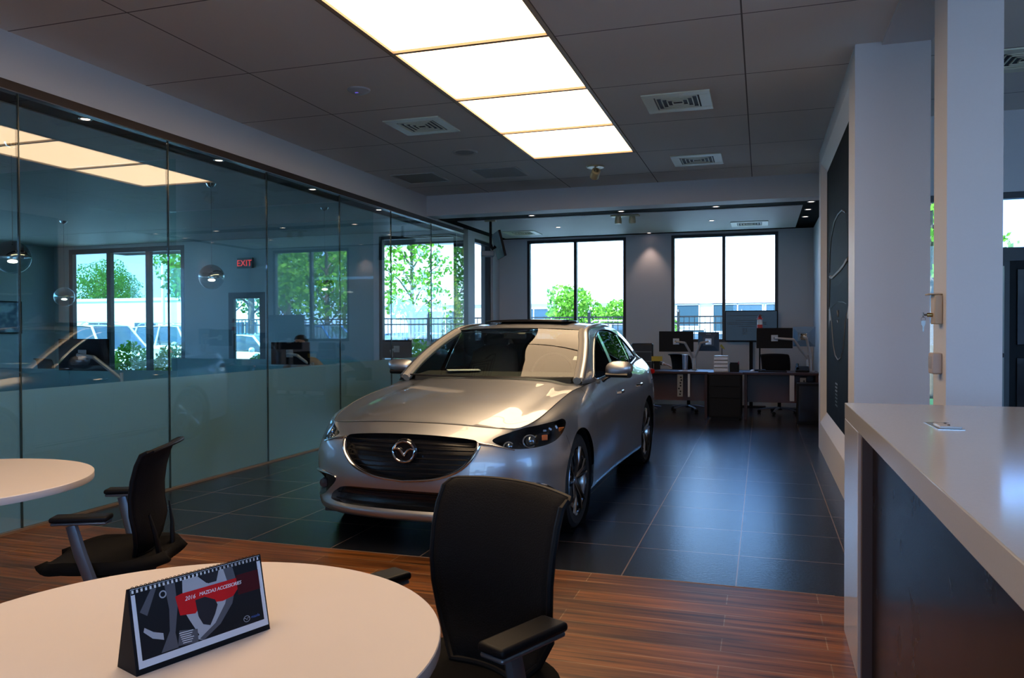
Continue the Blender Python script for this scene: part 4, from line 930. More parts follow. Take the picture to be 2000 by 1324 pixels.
# office chair: faces -y, origin on the floor under the seat
def office_chair(label, group, fab=fabric, metal=None):
    metal = metal or mat('chair_alloy', (.16, .17, .19), .35, metal=.7)
    t = thing('office_chair', label, 'chair', (0, 0, 0), 0, group)
    # seat: rounded waterfall pad
    G = []
    for y in -.01 + .26 * np.sin(np.linspace(-PI / 2, PI / 2, 20)):
        row = []; f = (y + .27) / .52; hw = .258 * (1 - abs(2 * f - 1) ** 4.5 * .80) ** .45
        for x in np.linspace(-1, 1, 13): row.append((x * hw, y + .012 * x * x, .458 + .022 * (abs(x) ** 3) - .06 * max(0, .22 - f) ** 1.2 * 3 - .01 * math.sin(f * PI)))
        G.append(row)
    MB().grid(G).build('seat', fab, t, solid=.055, bevel=0, smooth=80).modifiers[0].offset = -1
    MB().box(-.10, .10, -.12, .14, .36, .402).box(-.16, .16, .02, .12, .375, .40).build('seat_pan', black, t, bevel=.012)
    # backrest sheet: bowed, with curled head
    prof = [(.165, .46), (.192, .52), (.200, .59), (.186, .67), (.184, .75), (.194, .83), (.212, .90), (.234, .95), (.262, .975), (.285, .978)]
    G = []
    for i, (y, z) in enumerate(prof):
        f = i / (len(prof) - 1); hw = [.13, .19, .226, .232, .236, .238, .238, .236, .234, .228][i]
        G.append([(x * hw, y - .035 * x * x, z + (.0 if i < 8 else -.012 * x * x)) for x in np.linspace(-1, 1, 15)])
    MB().grid(G).build('backrest', mat('mesh_weave', (.006, .0055, .006), .85, spec=.15, bump=.6, nscale=220), t, solid=.012, smooth=80)
    rim = [G[0][j] for j in range(15)] + [G[i][14] for i in range(1, 10)] + [G[9][j] for j in range(13, -1, -1)] + [G[i][0] for i in range(8, 0, -1)]
    MB().path(rim, .010, 8, closed=True, up=(0, 1, 0)).build('back_frame', black, t)
    for s_ in (1, -1):
        MB().path([(s_ * .05, .10, .385), (s_ * .07, .20, .39), (s_ * .10, .235, .45), (s_ * .13, .225, .56), (s_ * .15, .205, .66)], [.022, .024, .022, .016, .008], 8, flat=.6, up=(0, 1, 0)).build('back_support', black, t)
        MB().path([(s_ * .09, .02, .388), (s_ * .24, .00, .385), (s_ * .285, -.005, .40), (s_ * .30, -.04, .52), (s_ * .305, -.075, .655)], [.020, .020, .021, .020, .018], 8, flat=1.5, up=(0, 1, 0)).build('arm_upright', metal, t)
        MB().box(s_ * .305 - .038, s_ * .305 + .038, -.150, .085, .662, .676).build('arm_plate', metal, t, bevel=.006)
        MB().box(s_ * .305 - .044, s_ * .305 + .044, -.155, .09, .676, .700).build('armrest', black, t, bevel=.010, seg=3)
    MB().lathe([(.028, .07), (.028, .25), (.018, .25), (.018, .37)], n=20).build('gas_lift', black, t)
    MB().lathe([(.001, .115), (.04, .11), (.05, .06), (.001, .055)], n=20).build('hub', black, t)
    for k in range(5):
        a = 2 * PI * k / 5 + .3; c, s_ = math.cos(a), math.sin(a)
        MB().path([(.03 * c, .03 * s_, .095), (.17 * c, .17 * s_, .085), (.315 * c, .315 * s_, .062)], [.026, .021, .014], 8, flat=.7).build('leg', metal, t)
        MB(Matrix.Translation((.32 * c, .32 * s_, .028)) @ Matrix.Rotation(a + .5, 4, 'Z')).lathe([(.001, -.022), (.022, -.022), (.028, -.018), (.028, .018), (.022, .022), (.001, .022)], n=16, ax='x').build('caster', black, t)
    return t
ch = office_chair('black mesh-backed office chair standing left beside the edge table', 'office chairs')
ch.location = (-2.78, 2.80, 0); ch.rotation_euler = (0, 0, math.atan2(-.42, -.91) + PI / 2); ch.scale = (.93,) * 3
dup(ch, (-.805, 1.95, 0), math.atan2(-.907, -.42) + PI / 2, 'black office chair drawn up to foreground table, seen before the car').scale = (.985,) * 3

# ================================================================== FEATURE WALL POSTER, COLUMN BOXES
t = thing('wall_poster', 'tall black poster with white outline drawing of a car in niche', 'poster', (.72, 8.265, 1.83))
bx('panel', mat('poster_black', (.007, .008, .009), .7, spec=.05), -.006, .004, -1.415, 1.415, -1.38, 1.375, t)
wl_ = mat('poster_line', (.20, .205, .205), .6); gl_ = mat('poster_grey', (.05, .055, .055), .6); gl2_ = mat('poster_dim', (.012, .014, .015), .7, spec=.05)
def pline(pts, r, m, nm='drawn_line'): MB().path([(-.0075, y, z) for y, z in pts], r, 5, flat=1, up=(1, 0, 0)).build(nm, m, t)
def pfill(pts, m, nm='drawn_shape', d=-.0068): MB().prism(pts, d, d - .0006, 'x').build(nm, m, t, smooth=0)
pfill([(.93, .10), (.90, .40), (.70, .60), (.30, .70), (-.30, .70), (-.70, .60), (-.90, .40), (-.93, .10), (-.5, .02), (0, -.0), (.5, .02)], gl2_, 'roof_shape')
pline([(1.0, .20), (.93, .42), (.72, .57), (.35, .68), (0, .70), (-.4, .685), (-.72, .62)], .010, gl_)
pline([(.93, .15), (.6, .12), (.2, .13), (-.2, .14), (-.6, .16), (-.92, .19)], .016, wl_)
for s_ in (1, -1):
    pline([(s_ * .94, .12), (s_ * 1.0, -.08), (s_ * 1.08, -.20)], .007, gl_)
    pfill([(s_ * 1.10, -.16), (s_ * .98, -.20), (s_ * .82, -.30), (s_ * .86, -.33), (s_ * 1.0, -.33), (s_ * 1.12, -.42)], wl_, 'headlight_glow')
    pline([(s_ * .84, -.28), (s_ * .70, -.36), (s_ * .64, -.46), (s_ * .50, -.60), (s_ * .30, -.69), (0, -.725)], .006, wl_)
    pline([(s_ * .10, -.24), (s_ * .0, -.30)], .007, wl_); pline([(s_ * .08, -.335), (s_ * .03, -.355), (0, -.357)], .006, wl_)
    pline([(s_ * .80, -.20), (s_ * .45, -.17), (0, -.155)], .003, gl_)
for i in range(7): pfill([(.30 - .0 * i, -.98 - .036 * i), (.05 + .03 * (i % 3), -.98 - .036 * i), (.05 + .03 * (i % 2), -.962 - .036 * i), (.28, -.962 - .036 * i)], wl_ if i < 3 else gl_, 'text_mark')
# boxes on the column
boxw = mat('box_beige', (.50, .38, .26), .5)
t = thing('key_switch', 'beige key switch box with keys hanging, upper box on the column', 'key switch', (1.013, 5.19, 1.531))
MB().box(-.045, 0, -.055, .055, -.09, .082).build('housing', boxw, t, bevel=.006); MB().box(-.075, 0, -.05, .06, .083, .092).build('hood', boxw, t, bevel=.003)
MB().path([(-.045, 0, -.035), (-.075, 0, -.035)], .012, 12).build('lock', mat('brass', (.35, .25, .10), .3, metal=1), t)
k = MB().path([(-.075, 0, -.035), (-.09, 0, -.035)], .006, 8).lathe([(.001, -.094), (.016, -.094), (.016, -.098), (.001, -.098)], (0, 0, -.035), 16, 'x').build('key', mat('key_metal', (.25, .23, .22), .35, metal=.8), t)
MB().path([(-.092, 0, -.055 - .012 + .012 * math.cos(a)) if 0 else (-.094 + .012 * math.sin(a), 0, -.060 + .012 * math.cos(a)) for a in np.linspace(0, 2 * PI, 14, endpoint=False)], .0015, 5, closed=True, up=(0, 1, 0)).build('key_ring', MT['key_metal'], t)
MB().prism([(-.105, -.07), (-.083, -.07), (-.083, -.095), (-.090, -.10), (-.091, -.135), (-.097, -.135), (-.098, -.10), (-.105, -.095)], -.003, .003, 'y').build('key', MT['key_metal'], t)
t = thing('call_button', 'grey-beige button box below the key switch on the column', 'switch', (1.013, 5.20, 1.21))
MB().box(-.055, 0, -.055, .055, -.065, .06).build('housing', mat('box_grey', (.46, .38, .33), .5), t, bevel=.008); MB().box(-.057, -.05, -.045, .045, -.035, .04).build('button', mat('button_grey', (.30, .27, .25), .4), t, bevel=.003)

# ================================================================== REAR BAY DESKS
def desk(name, label, x0, x1, y0, y1, z=.735, group='dark walnut desks', legs=True):
    t = thing(name, label, 'desk', (x0, y0, 0), 0, group)
    MB().box(0, x1 - x0, 0, y1 - y0, z - .035, z).build('desktop', deskwood, t, bevel=.003)
    if legs:
        MB().box(.02, .06, .04, y1 - y0 - .04, 0, z - .035).build('side_panel', deskwood, t)
        MB().box(x1 - x0 - .06, x1 - x0 - .02, .04, y1 - y0 - .04, 0, z - .035).build('side_panel', deskwood, t)
    MB().box(.06, x1 - x0 - .06, y1 - y0 - .08, y1 - y0 - .06, .22, z - .035).build('modesty_panel', mat('walnut_red', (.09, .028, .018), .4), t)
    return t
desk('desk', 'dark walnut desk behind the car with two monitors', -2.35, -.80, 12.62, 13.32)
desk('desk', 'dark walnut desk at right with an empty mesh chair', -.28, .84, 12.62, 13.32, legs=True)
t = thing('drawer_cabinet', 'black drawer cabinet standing between the two walnut desks', 'cabinet', (-.80, 12.50, 0))
MB().box(.02, .50, 0, .75, .03, .70).build('carcass', mat('cabinet_black', (.007, .006, .006), .5, spec=.15), t, bevel=.004); MB().box(0, .52, -.01, .78, .70, .735).build('top', deskwood, t, bevel=.003)
for z0, z1 in ((.05, .33), (.34, .51), (.52, .69)): bx('drawer', mat('drawer_black', (.008, .007, .007), .5, spec=.15), .035, .485, -.014, 0, z0, z1, t, .003)
bx('plinth', black, .05, .47, .02, .73, 0, .03, t)
t = thing('storage_box', 'row of low dark cabinets at the right wall beside the desk', 'cabinet', (.50, 12.30, 0)); bx('carcass', black, 0, .36, 0, .28, 0, .60, t, .004); bx('door', blackg, .02, .34, -.012, 0, .04, .56, t)
def monitor(loc, rz, w_, h, label, arm, back=black, vesa=silverpl, group='monitors on arms', shell=False, word=None):
    """seen from behind: the back faces -y, arm foot at arm offset"""
    t = thing('monitor', label, 'monitor', loc, rz, group)
    MB().box(-w_ / 2, w_ / 2, -.012, .012, -h / 2, h / 2).build('casing', back, t, bevel=.005)
    MB().box(-w_ / 2 + .012, w_ / 2 - .012, .0121, .013, -h / 2 + .012, h / 2 - .012).build('screen', mat('screen_glass', (.02, .025, .03), .15), t)
    if shell:
        bm_ = MB(); a, b = w_ / 2, h / 2; c, d = w_ * .26, h * .22
        bm_.loft([[(-a, -.012, -b), (a, -.012, -b), (a, -.012, b), (-a, -.012, b)], [(-c, -.05, -d), (c, -.05, -d), (c, -.05, d), (-c, -.05, d)]]).build('rear_shell', back, t, smooth=0)
    y0 = -.052 if shell else -.014
    MB().box(-.05, .05, y0 - .010, y0, -.05, .05).build('mounting_plate', vesa, t, bevel=.004)
    if word: text('lettering', word, .035, mat('logo_light', (.6, .62, .66), .4), t, frame_M((0, -.0135 if not shell else -.0235, h * .33), (1, 0, 0), (0, .12, 1)) if not shell else frame_M((0, -.030, h * .37), (1, 0, 0), (0, .5, 1)), align='CENTER')
    foot = Vector(arm); el = Vector((foot.x * .55, min(-.10, foot.y * .5 - .10), -.02))
    MB().path([(0, y0 - .01, 0), (0, -.075, 0)], .020, 10).build('arm_head', chrome, t)
    a_ = MB().path([(0, -.075, 0), tuple(el)], [.016, .019], 8).path([tuple(el), (foot.x, foot.y, foot.z + .20)], [.020, .017], 8).build('arm', silverpl, t)
    MB().path([(foot.x, foot.y, foot.z + .26), (foot.x, foot.y, foot.z + .012)], .018, 12).box(foot.x - .05, foot.x + .05, foot.y - .04, foot.y + .04, foot.z, foot.z + .012).build('arm_post', silverpl, a_)
    return t
bluish = mat('monitor_blue_grey', (.035, .065, .11), .4)
monitor((-1.335, 13.00, 1.205), 0, .555, .335, 'large black monitor seen from behind, beside the blue-grey one', (.27, .06, -.47))
monitor((-.82, 13.02, 1.205), 0, .33, .31, 'blue-grey monitor from behind, right of the large black one', (-.22, .04, -.47), back=bluish, vesa=chrome, shell=True, word='DELL')
monitor((.19, 12.93, 1.262), .05, .54, .32, 'wide black monitor from behind over the mesh chair desk', (.50, .10, -.527), back=mat('monitor_brown_black', (.010, .007, .006), .5, spec=.15), vesa=silverpl)
monitor((.635, 13.08, 1.285), -.25, .33, .31, 'pale blue monitor at far right against the wall, on its arm', (.10, .0, -.55), back=mat('monitor_pale_blue', (.16, .27, .40), .35), vesa=chrome, shell=True)
# display in front of the window
t = thing('television', 'wide flat display with faint lines of text before the right window', 'television', (-.182, 14.60, 1.46))
bx('casing', black, -.452, .452, -.015, .04, -.275, .275, t, .004)
bx('screen', mat('display_face', (.02, .035, .05), .3, spec=.2, emit=(.08, .14, .22), es=.15), -.437, .437, -.0165, -.015, -.26, .26, t)
ln = mat('display_text', (.03, .04, .05), .4)
for y, a, b in ((.185, -.36, .20), (.10, -.26, .08), (.06, -.40, .26), (.03, -.40, .26), (-.01, -.22, .04), (-.05, -.15, -.07), (-.075, -.15, -.07), (-.10, -.15, -.06), (-.125, -.15, -.07), (-.15, -.15, -.06)):
    m = MB(); x = a
    while x < b: wd = random.uniform(.02, .05); m.box(x, min(x + wd, b), -.0171, -.0166, y - .006, y + .006); x += wd + .012
    m.build('text_line', ln, t)
MB().box(-.03, .03, .04, .07, -1.46, -.2).box(-.25, .25, -.05, .16, -1.46, -1.44).build('stand', black, t)
# ceiling television
t = thing('television', 'small television hanging from the rear bay ceiling by its bracket', 'television', (-4.21, 12.02, 3.185))
MB().box(-.09, .09, -.04, .04, -.02, 0).build('ceiling_plate', brass, t, bevel=.004); MB().path([(0, 0, -.01), (0, 0, -.42)], .022, 12).build('pole', black, t)
MB().path([(0, 0, -.40), (.03, .02, -.46), (.07, .04, -.42)], .03, 8).build('bracket', black, t)
sc_ = MB(Matrix.Translation((.13, .04, -.40)) @ Matrix.Rotation(math.radians(-62), 4, 'Z') @ Matrix.Rotation(math.radians(14), 4, 'X')).box(-.35, .35, -.02, .02, -.21, .21).build('casing', black, t, bevel=.006)
MB(Matrix.Translation((.13, .04, -.40)) @ Matrix.Rotation(math.radians(-62), 4, 'Z') @ Matrix.Rotation(math.radians(14), 4, 'X')).box(-.33, .33, .020, .022, -.19, .19).build('screen', blackg, t)
MB(Matrix.Translation((-.04, -.02, -.55)) @ Matrix.Rotation(.4, 4, 'Z')).box(-.11, .10, -.09, .09, -.04, .05).build('media_box', mat('box_blue', (.09, .15, .20), .4), t, bevel=.01)
t = thing('lighthouse_figurine', 'small red and white toy lighthouse in front of the display', 'ornament', (-.03, 13.06, 1.40)) 
for nm, pr_, mm in (('base', [(.001, -.665), (.09, -.665), (.09, -.64), (.012, -.64), (.012, 0)], black), ('tower', [(.045, 0), (.042, .075)], mat('lh_red', (.5, .03, .03), .5)), ('tower_band', [(.042, .075), (.038, .16)], mat('lh_white', (.7, .68, .68), .5)),
                   ('gallery', [(.038, .16), (.052, .163), (.052, .172), (.028, .174), (.028, .20)], mat('lh_red', (0, 0, 0))), ('roof', [(.034, .20), (.012, .23), (.001, .245)], mat('lh_dark', (.10, .01, .015), .5))):
    MB().lathe(pr_, n=24).build(nm, mm, t)
t = thing('paper_tray_unit', 'white four-tier desktop letter tray on the drawer cabinet', 'tray', (-.61, 12.80, .735))
wtp = mat('tray_white', (.62, .64, .70), .4)
MB().box(-.11, .11, -.14, .14, .0, .008).box(-.11, -.104, -.14, .14, 0, .25).box(.104, .11, -.14, .14, 0, .25).box(-.11, .11, -.14, .14, .242, .25).box(-.11, .11, .134, .14, 0, .25).build('shell', wtp, t)
for i in range(4): bx('drawer', wtp, -.102, .102, -.145, .13, .012 + i * .058, .06 + i * .058, t, .004)
t = thing('pen_box', 'low black organiser beside the white letter tray', 'organiser', (-.41, 12.80, .735)); MB().box(-.07, .07, -.08, .08, 0, .005).box(-.07, -.065, -.08, .08, 0, .13).box(.065, .07, -.08, .08, 0, .13).box(-.07, .07, -.08, -.075, 0, .12).box(-.07, .07, .075, .08, 0, .14).build('box', black, t)
MB().path([(.05, 0, .01), (.065, 0, .165)], .005, 8).build('pen', mat('pen_pink', (.5, .05, .12), .4), t)
t = thing('computer_mouse', 'white computer mouse on the right desk', 'mouse', (-.14, 12.86, .735)); MB().ball((0, 0, .010), 1, 10, (.035, .055, .022)).build('shell', wtp, t)
t = thing('keyboard', 'black keyboard at the front of the right desk', 'keyboard', (.16, 12.80, .735)); MB().box(-.21, .21, -.07, .07, 0, .018).build('tray', black, t, bevel=.004); MB().box(-.20, .20, -.06, .06, .018, .024).build('keys', blackg, t)
t = thing('desk_phone', 'black desk telephone at the right wall end of the desk', 'telephone', (.60, 12.92, .735)); MB().prism([(-.09, 0), (.09, 0), (.09, .09), (-.09, .03)], -.10, .10, 'x').build('body', black, t, bevel=.006); MB().path([(-.07, -.08, .06), (-.07, -.03, .085), (-.07, .06, .115)], [.022, .012, .022], 8).build('handset', black, t)
t = thing('paper_sheet', 'loose white papers under the blue-grey monitor', 'paper', (-1.12, 12.80, .735), .2); bx('sheet', MT['paper'], -.15, .10, -.10, .10, 0, .004, t)
t = thing('water_bottle', 'silver insulated cup standing under the large black monitor', 'cup', (-1.18, 12.86, .735)); MB().lathe([(.001, 0), (.04, 0), (.045, .13), (.05, .26), (.001, .262)], n=24).build('body', mat('cup_steel', (.45, .46, .55), .2, metal=.9), t)
t = thing('yellow_notepad', 'yellow pad beside the black chair behind the car', 'notepad', (-1.68, 13.25, .90), 0); MB().box(-.09, .09, -.01, .01, -.03, .05).build('pad', mat('yellow', (.55, .38, .02), .5), t); MB().box(-.05, .05, .0, .05, -.165, -.03).build('holder', black, t)
t = thing('yellow_notepad', 'yellow tag at the sill corner right of the blue-grey monitor', 'notepad', (-.625, 13.30, 1.07), 0); MB().prism([(-.03, .06), (.0, .02), (.05, .0), (.03, .04), (-.01, .09)], -.004, .004, 'y').build('pad', MT['yellow'], t); MB().box(-.006, .006, .0, .008, -.335, .02).box(-.04, .04, -.03, .03, -.335, -.33).build('holder', black, t)
# under-desk hardware
t = thing('cable_riser', 'grey perforated cable riser hanging below the left walnut desk', 'cable tray', (-1.24, 12.66, .33)); bx('panel', mat('riser_grey', (.22, .20, .18), .5), -.045, .045, 0, .012, 0, .36, t, .004)
for i in range(7): MB().lathe([(.001, -.001), (.014, -.001)], (random.uniform(-.02, .02), -.0006, .04 + i * .045), 12, 'y').build('hole', black, t)
t2 = dup(t, (.60, 12.66, .30), 0, 'grey perforated cable riser hanging below the right desk'); 
t = thing('cable_cover', 'white cable cover strip under the right desk', 'cable tray', (.44, 12.64, .30)); bx('strip', mat('cover_white', (.50, .48, .48), .4), -.035, .035, -.01, .02, 0, .40, t, .006)
t = thing('cable_cover', 'narrow white cable cover strip under the left desk end', 'cable tray', (-1.10, 12.64, .33)); bx('strip', MT['cover_white'], -.018, .018, -.01, .02, 0, .37, t, .006)
alub = mat('blue_alloy', (.22, .24, .30), .35, metal=.7)
c1 = office_chair('dark mesh task chair with navy seat tucked at the right desk', 'rear bay chairs', fab=navyfab, metal=alub)
c1.location = (.28, 13.70, 0); c1.rotation_euler = (0, 0, .35)
dup(c1, (-1.20, 13.72, 0), 2.4, 'task chair mostly hidden behind the left walnut desk, alloy base showing')
t = thing('office_chair', 'high-backed black leather chair behind the rear end of the car', 'chair', (-1.93, 13.60, 0), PI * .98, 'rear bay chairs')
MB().box(-.19, .19, .19, .27, .50, 1.17).build('backrest', mat('black_leather', (.014, .013, .014), .35), t, bevel=.03, seg=3); MB().box(-.25, .25, -.25, .22, .44, .52).build('seat', MT['black_leather'], t, bevel=.03, seg=3)
MB().box(-.17, .17, .271, .274, .86, .865).box(-.17, .17, .271, .274, 1.02, 1.025).build('piping', silverpl, t)
MB().lathe([(.025, .06), (.025, .44)], n=16).build('gas_lift', black, t)
for k in range(5):
    a = 2 * PI * k / 5; MB().path([(0, 0, .09), (.3 * math.cos(a), .3 * math.sin(a), .05)], [.025, .015], 8).build('leg', alub, t)

# ================================================================== OFFICES BEHIND THE GLASS
desk('desk', 'walnut desk behind the glass carrying the nearest office monitor', -7.25, -5.75, 5.85, 6.50)
desk('desk', 'walnut desk behind the glass at which the person sits', -6.35, -5.25, 8.40, 9.00)
desk('desk', 'walnut desk behind the glass with the third monitor, beside the car', -6.0, -5.16, 10.75, 11.40)
monitor((-6.475, 6.14, 1.172), 0, .63, .32, 'nearest black office monitor seen from behind through the glass', (.42, .05, -.437))
monitor((-5.81, 8.74, 1.11), 0, .57, .29, 'black office monitor in front of the seated person', (.30, .05, -.375))
monitor((-5.42, 11.05, 1.11), 0, .50, .285, 'office monitor behind the glass just left of the car mirror', (-.10, .05, -.375))
def ochair(x, y, rz, label): return dup(ch, (x, y, 0), rz, label, 'office chairs behind the glass')
ochair(-6.72, 7.05, .15, 'black office chair behind the nearest office monitor')
ochair(-12.3, 11.0, 3.0, 'black office chair far back in the offices at left')
ochair(-8.6, 5.7, 2.2, 'black office chair at the left edge behind the glass')
ochair(-6.0, 9.62, .1, 'chair of the person sitting behind the glass') .location = (-5.93, 9.34, 0)
ochair(-5.55, 11.85, .2, 'black office chair behind the third office monitor')
# pendants
mirror_b = mat('mirror_chrome', (.55, .57, .58), .04, metal=1)
def pendant(loc, r, label):
    t = thing('pendant_lamp', label, 'pendant lamp', loc, 0, 'mirrored globe pendant lamps'); zc = 3.19 - loc[2]
    MB().lathe([(r * math.sin(a), -r * math.cos(a)) for a in np.linspace(PI * .5, PI * .995, 20)], n=40).build('mirror_dome', mirror_b, t, smooth=80)
    MB().lathe([(r * math.sin(a), -r * math.cos(a)) for a in np.linspace(.005, PI * .5, 20)], n=40).build('clear_bowl', glass('globe_glass', (.80, .86, .88), 1.6), t, smooth=80)
    MB().ball((0, 0, -r * .25), r * .22, 10, (1.3, 1.3, .5)).build('bulb', emis('bulb', (1, .86, .74), 7), t)
    MB().tube((0, 0, r), (0, 0, zc), .003, n=6).build('cord', mat('cord_grey', (.3, .3, .3), .5), t)
    MB().lathe([(.001, zc - .05), (.045, zc - .03), (.06, zc)], n=24).build('canopy', chrome, t)
for a in (((-6.75, 5.60, 2.11), .155, 'largest mirrored globe lamp at the left edge'), ((-10.8, 9.87, 1.96), .155, 'small mirrored globe lamp left of the office windows'),
          ((-6.37, 7.93, 2.06), .150, 'mirrored globe lamp before the dark wall near the EXIT sign'), ((-6.06, 10.0, 2.04), .150, 'farthest mirrored globe lamp hanging behind the seated person')): pendant(*a)
t = thing('wall_picture', 'blue and white picture on the far left office wall', 'picture', (-14.49, 11.75, 1.68)); bx('frame', black, 0, .02, -.45, .45, -.33, .33, t)
pm = bpy.data.materials.new('picture_art'); pm.use_nodes = True; n_ = pm.node_tree.nodes.new('ShaderNodeTexWave'); n_.inputs['Scale'].default_value = 2.2; n_.inputs['Distortion'].default_value = 9; r2 = pm.node_tree.nodes.new('ShaderNodeValToRGB')
r2.color_ramp.elements[0].color = (.10, .16, .24, 1); r2.color_ramp.elements[1].color = (.6, .68, .74, 1); pm.node_tree.links.new(n_.outputs['Fac'], r2.inputs['Fac']); pm.node_tree.links.new(r2.outputs['Color'], pm.node_tree.nodes['Principled BSDF'].inputs['Base Color'])
bx('picture_sheet', pm, .02, .023, -.42, .42, -.30, .30, t)
t = thing('bottle', 'small clear bottle on the desk left of the seated person', 'bottle', (-6.22, 8.55, .735)); MB().lathe([(.001, 0), (.032, 0), (.034, .13), (.014, .18), (.014, .21), (.001, .21)], n=20).build('body', glass('bottle_glass', (.8, .88, .9), 1.5), t); MB().lathe([(.015, .205), (.015, .225), (.001, .225)], n=16).build('cap', wtp, t)

# ================================================================== PEOPLE
def skinned(name, joints, bones, m, parent, sub=2):
    me = bpy.data.meshes.new(name); keys = list(joints); me.from_pydata([joints[k][0] for k in keys], [(keys.index(a), keys.index(b)) for a, b in bones], [])
    me.materials.append(m); o = bpy.data.objects.new(name, me); COL.objects.link(o); o.parent = parent
    md = o.modifiers.new('skin', 'SKIN'); sv = me.skin_vertices[0].data if me.skin_vertices else None
    if sv is None:
        import bmesh
        bm = bmesh.new(); bm.from_mesh(me); bm.verts.layers.skin.verify(); bm.to_mesh(me); bm.free(); sv = me.skin_vertices[0].data
    for i, k in enumerate(keys):
        r = joints[k][1]; sv[i].radius = r if isinstance(r, tuple) else (r, r); sv[i].use_root = (i == 0)
    q = o.modifiers.new('sub', 'SUBSURF'); q.levels = sub; q.render_levels = sub
    md.use_smooth_shade = True; return o
def person(label, loc, rz, shirt, arms, cuff=None, lean=0., drop=0.):
    """seated figure facing -y; origin under the hips; arms: {side: (elbow, wrist)}"""
    t = thing('person', label, 'person', loc, rz)
    J = {'hip': ((0, 0, .56), (.15, .12)), 'waist': ((0, -.02 - lean * .1, .72), (.135, .10)), 'chest': ((0, -.03 - lean * .25, .93 - drop * .5), (.165, .115)), 'neck0': ((0, -.03 - lean * .35, 1.07 - drop), (.075, .065))}
    B = [('hip', 'waist'), ('waist', 'chest'), ('chest', 'neck0')]
    L = lambda s_, x, y, z: (s_ * x, y, z)
    for s_, k in ((1, 'l'), (-1, 'r')):
        J['sh' + k] = (L(s_, .19, -.03 - lean * .28, 1.0 - drop * .8), (.065, .06)); e, w_ = arms[k]; J['el' + k] = (e, .045); J['wr' + k] = (w_, .031)
        B += [('chest', 'sh' + k), ('sh' + k, 'el' + k), ('el' + k, 'wr' + k)]
    skinned('body', J, B, shirt, t)
    Jl = {'pel': ((0, .02, .54), (.16, .12))}; Bl = []
    for s_, k in ((1, 'l'), (-1, 'r')):
        Jl['th' + k] = (L(s_, .10, 0, .53), (.085, .08)); Jl['kn' + k] = (L(s_, .13, -.40, .53), .062); Jl['an' + k] = (L(s_, .13, -.38, .12), .042); Jl['to' + k] = (L(s_, .14, -.53, .05), (.04, .03))
        Bl += [('pel', 'th' + k), ('th' + k, 'kn' + k), ('kn' + k, 'an' + k), ('an' + k, 'to' + k)]
    skinned('trousers', Jl, Bl, mat('trousers', (.02, .02, .025), .8), t)
    hx = -.04 - lean * .38
    hd = MB()
    rings = []
    for z, rx, ry, oy in ((1.06, .052, .055, .01), (1.10, .050, .055, .005), (1.125, .055, .070, -.015), (1.15, .064, .085, -.018), (1.19, .073, .094, -.008), (1.23, .077, .098, 0), (1.27, .074, .094, .004), (1.305, .058, .075, .008), (1.325, .03, .04, .01)):
        rings.append([(rx * math.cos(a), hx + oy + ry * math.sin(a), z) for a in np.linspace(0, 2 * PI, 24, endpoint=False)])
    hd.loft(rings); hd.path([(0, hx - .094, 1.235), (0, hx - .112, 1.205), (0, hx - .118, 1.193), (0, hx - .098, 1.186)], [.008, .012, .014, .008], 8)
    for s_ in (1, -1): hd.ball((s_ * .078, hx + .005, 1.215), 1, 8, (.010, .020, .030))
    h = hd.build('head', skin, t, smooth=80); h.location.z = -drop
    for s_ in (1, -1):
        MB().ball((s_ * .030, hx - .086, 1.232), .011, 8).build('eye', mat('eye', (.5, .5, .5), .2), h); MB().path([(s_ * .016, hx - .096, 1.252), (s_ * .045, hx - .088, 1.254)], .004, 6).build('eyebrow', hair, h)
    MB().path([(-.022, hx - .090, 1.163), (0, hx - .098, 1.161), (.022, hx - .090, 1.163)], .005, 6).build('mouth', mat('lips', (.30, .12, .10), .5), h)
    hr = []
    for z, f in ((1.20, 1.0), (1.25, 1.08), (1.29, 1.06), (1.325, .85), (1.345, .45), (1.350, .10)):
        hr.append([(.080 * f * math.cos(a), hx + .018 + (.100 * f if math.sin(a) > 0 else .098 * f * (1 if z > 1.27 else .25)) * math.sin(a), z) for a in np.linspace(0, 2 * PI, 24, endpoint=False)])
    MB().loft(hr).build('hair', hair, h, smooth=80)
    for k in ('l', 'r'):
        e, w_ = Vector(arms[k][0]), Vector(arms[k][1]); d = (w_ - e).normalized(); s_ = 1 if k == 'l' else -1; side = d.cross(Vector((0, 0, 1))).normalized() * s_
        up = side.cross(d) * s_; up = up if up.z > 0 else -up
        Jh = {'w': (tuple(w_ - d * .02), (.026, .020)), 'p': (tuple(w_ + d * .045), (.034, .016))}; Bh = [('w', 'p')]
        for i, (o_, l_) in enumerate(((-.028, .068), (-.010, .078), (.009, .074), (.026, .060))):
            b0 = w_ + d * .075 - side * o_; b1 = b0 + d * l_ * .55 - up * .006; b2 = b1 + d * l_ * .35 - up * .022
            Jh[f'a{i}'] = (tuple(b0), .0105); Jh[f'b{i}'] = (tuple(b1), .0090); Jh[f'c{i}'] = (tuple(b2), .0078); Bh += [('p', f'a{i}'), (f'a{i}', f'b{i}'), (f'b{i}', f'c{i}')]
        th0 = w_ + d * .025 - side * -.034 if False else w_ + d * .03 + side * .032; th1 = th0 + d * .035 + side * .018 - up * .01; Jh['t0'] = (tuple(th0), .012); Jh['t1'] = (tuple(th1), .0095); Bh += [('w', 't0'), ('t0', 't1')]
        skinned('hand', Jh, Bh, skin, t, 1)
        if cuff: MB().tube(tuple(w_ - d * .03), tuple(w_ - d * .002), .033, n=14).build('cuff', cuff, t)
    return t
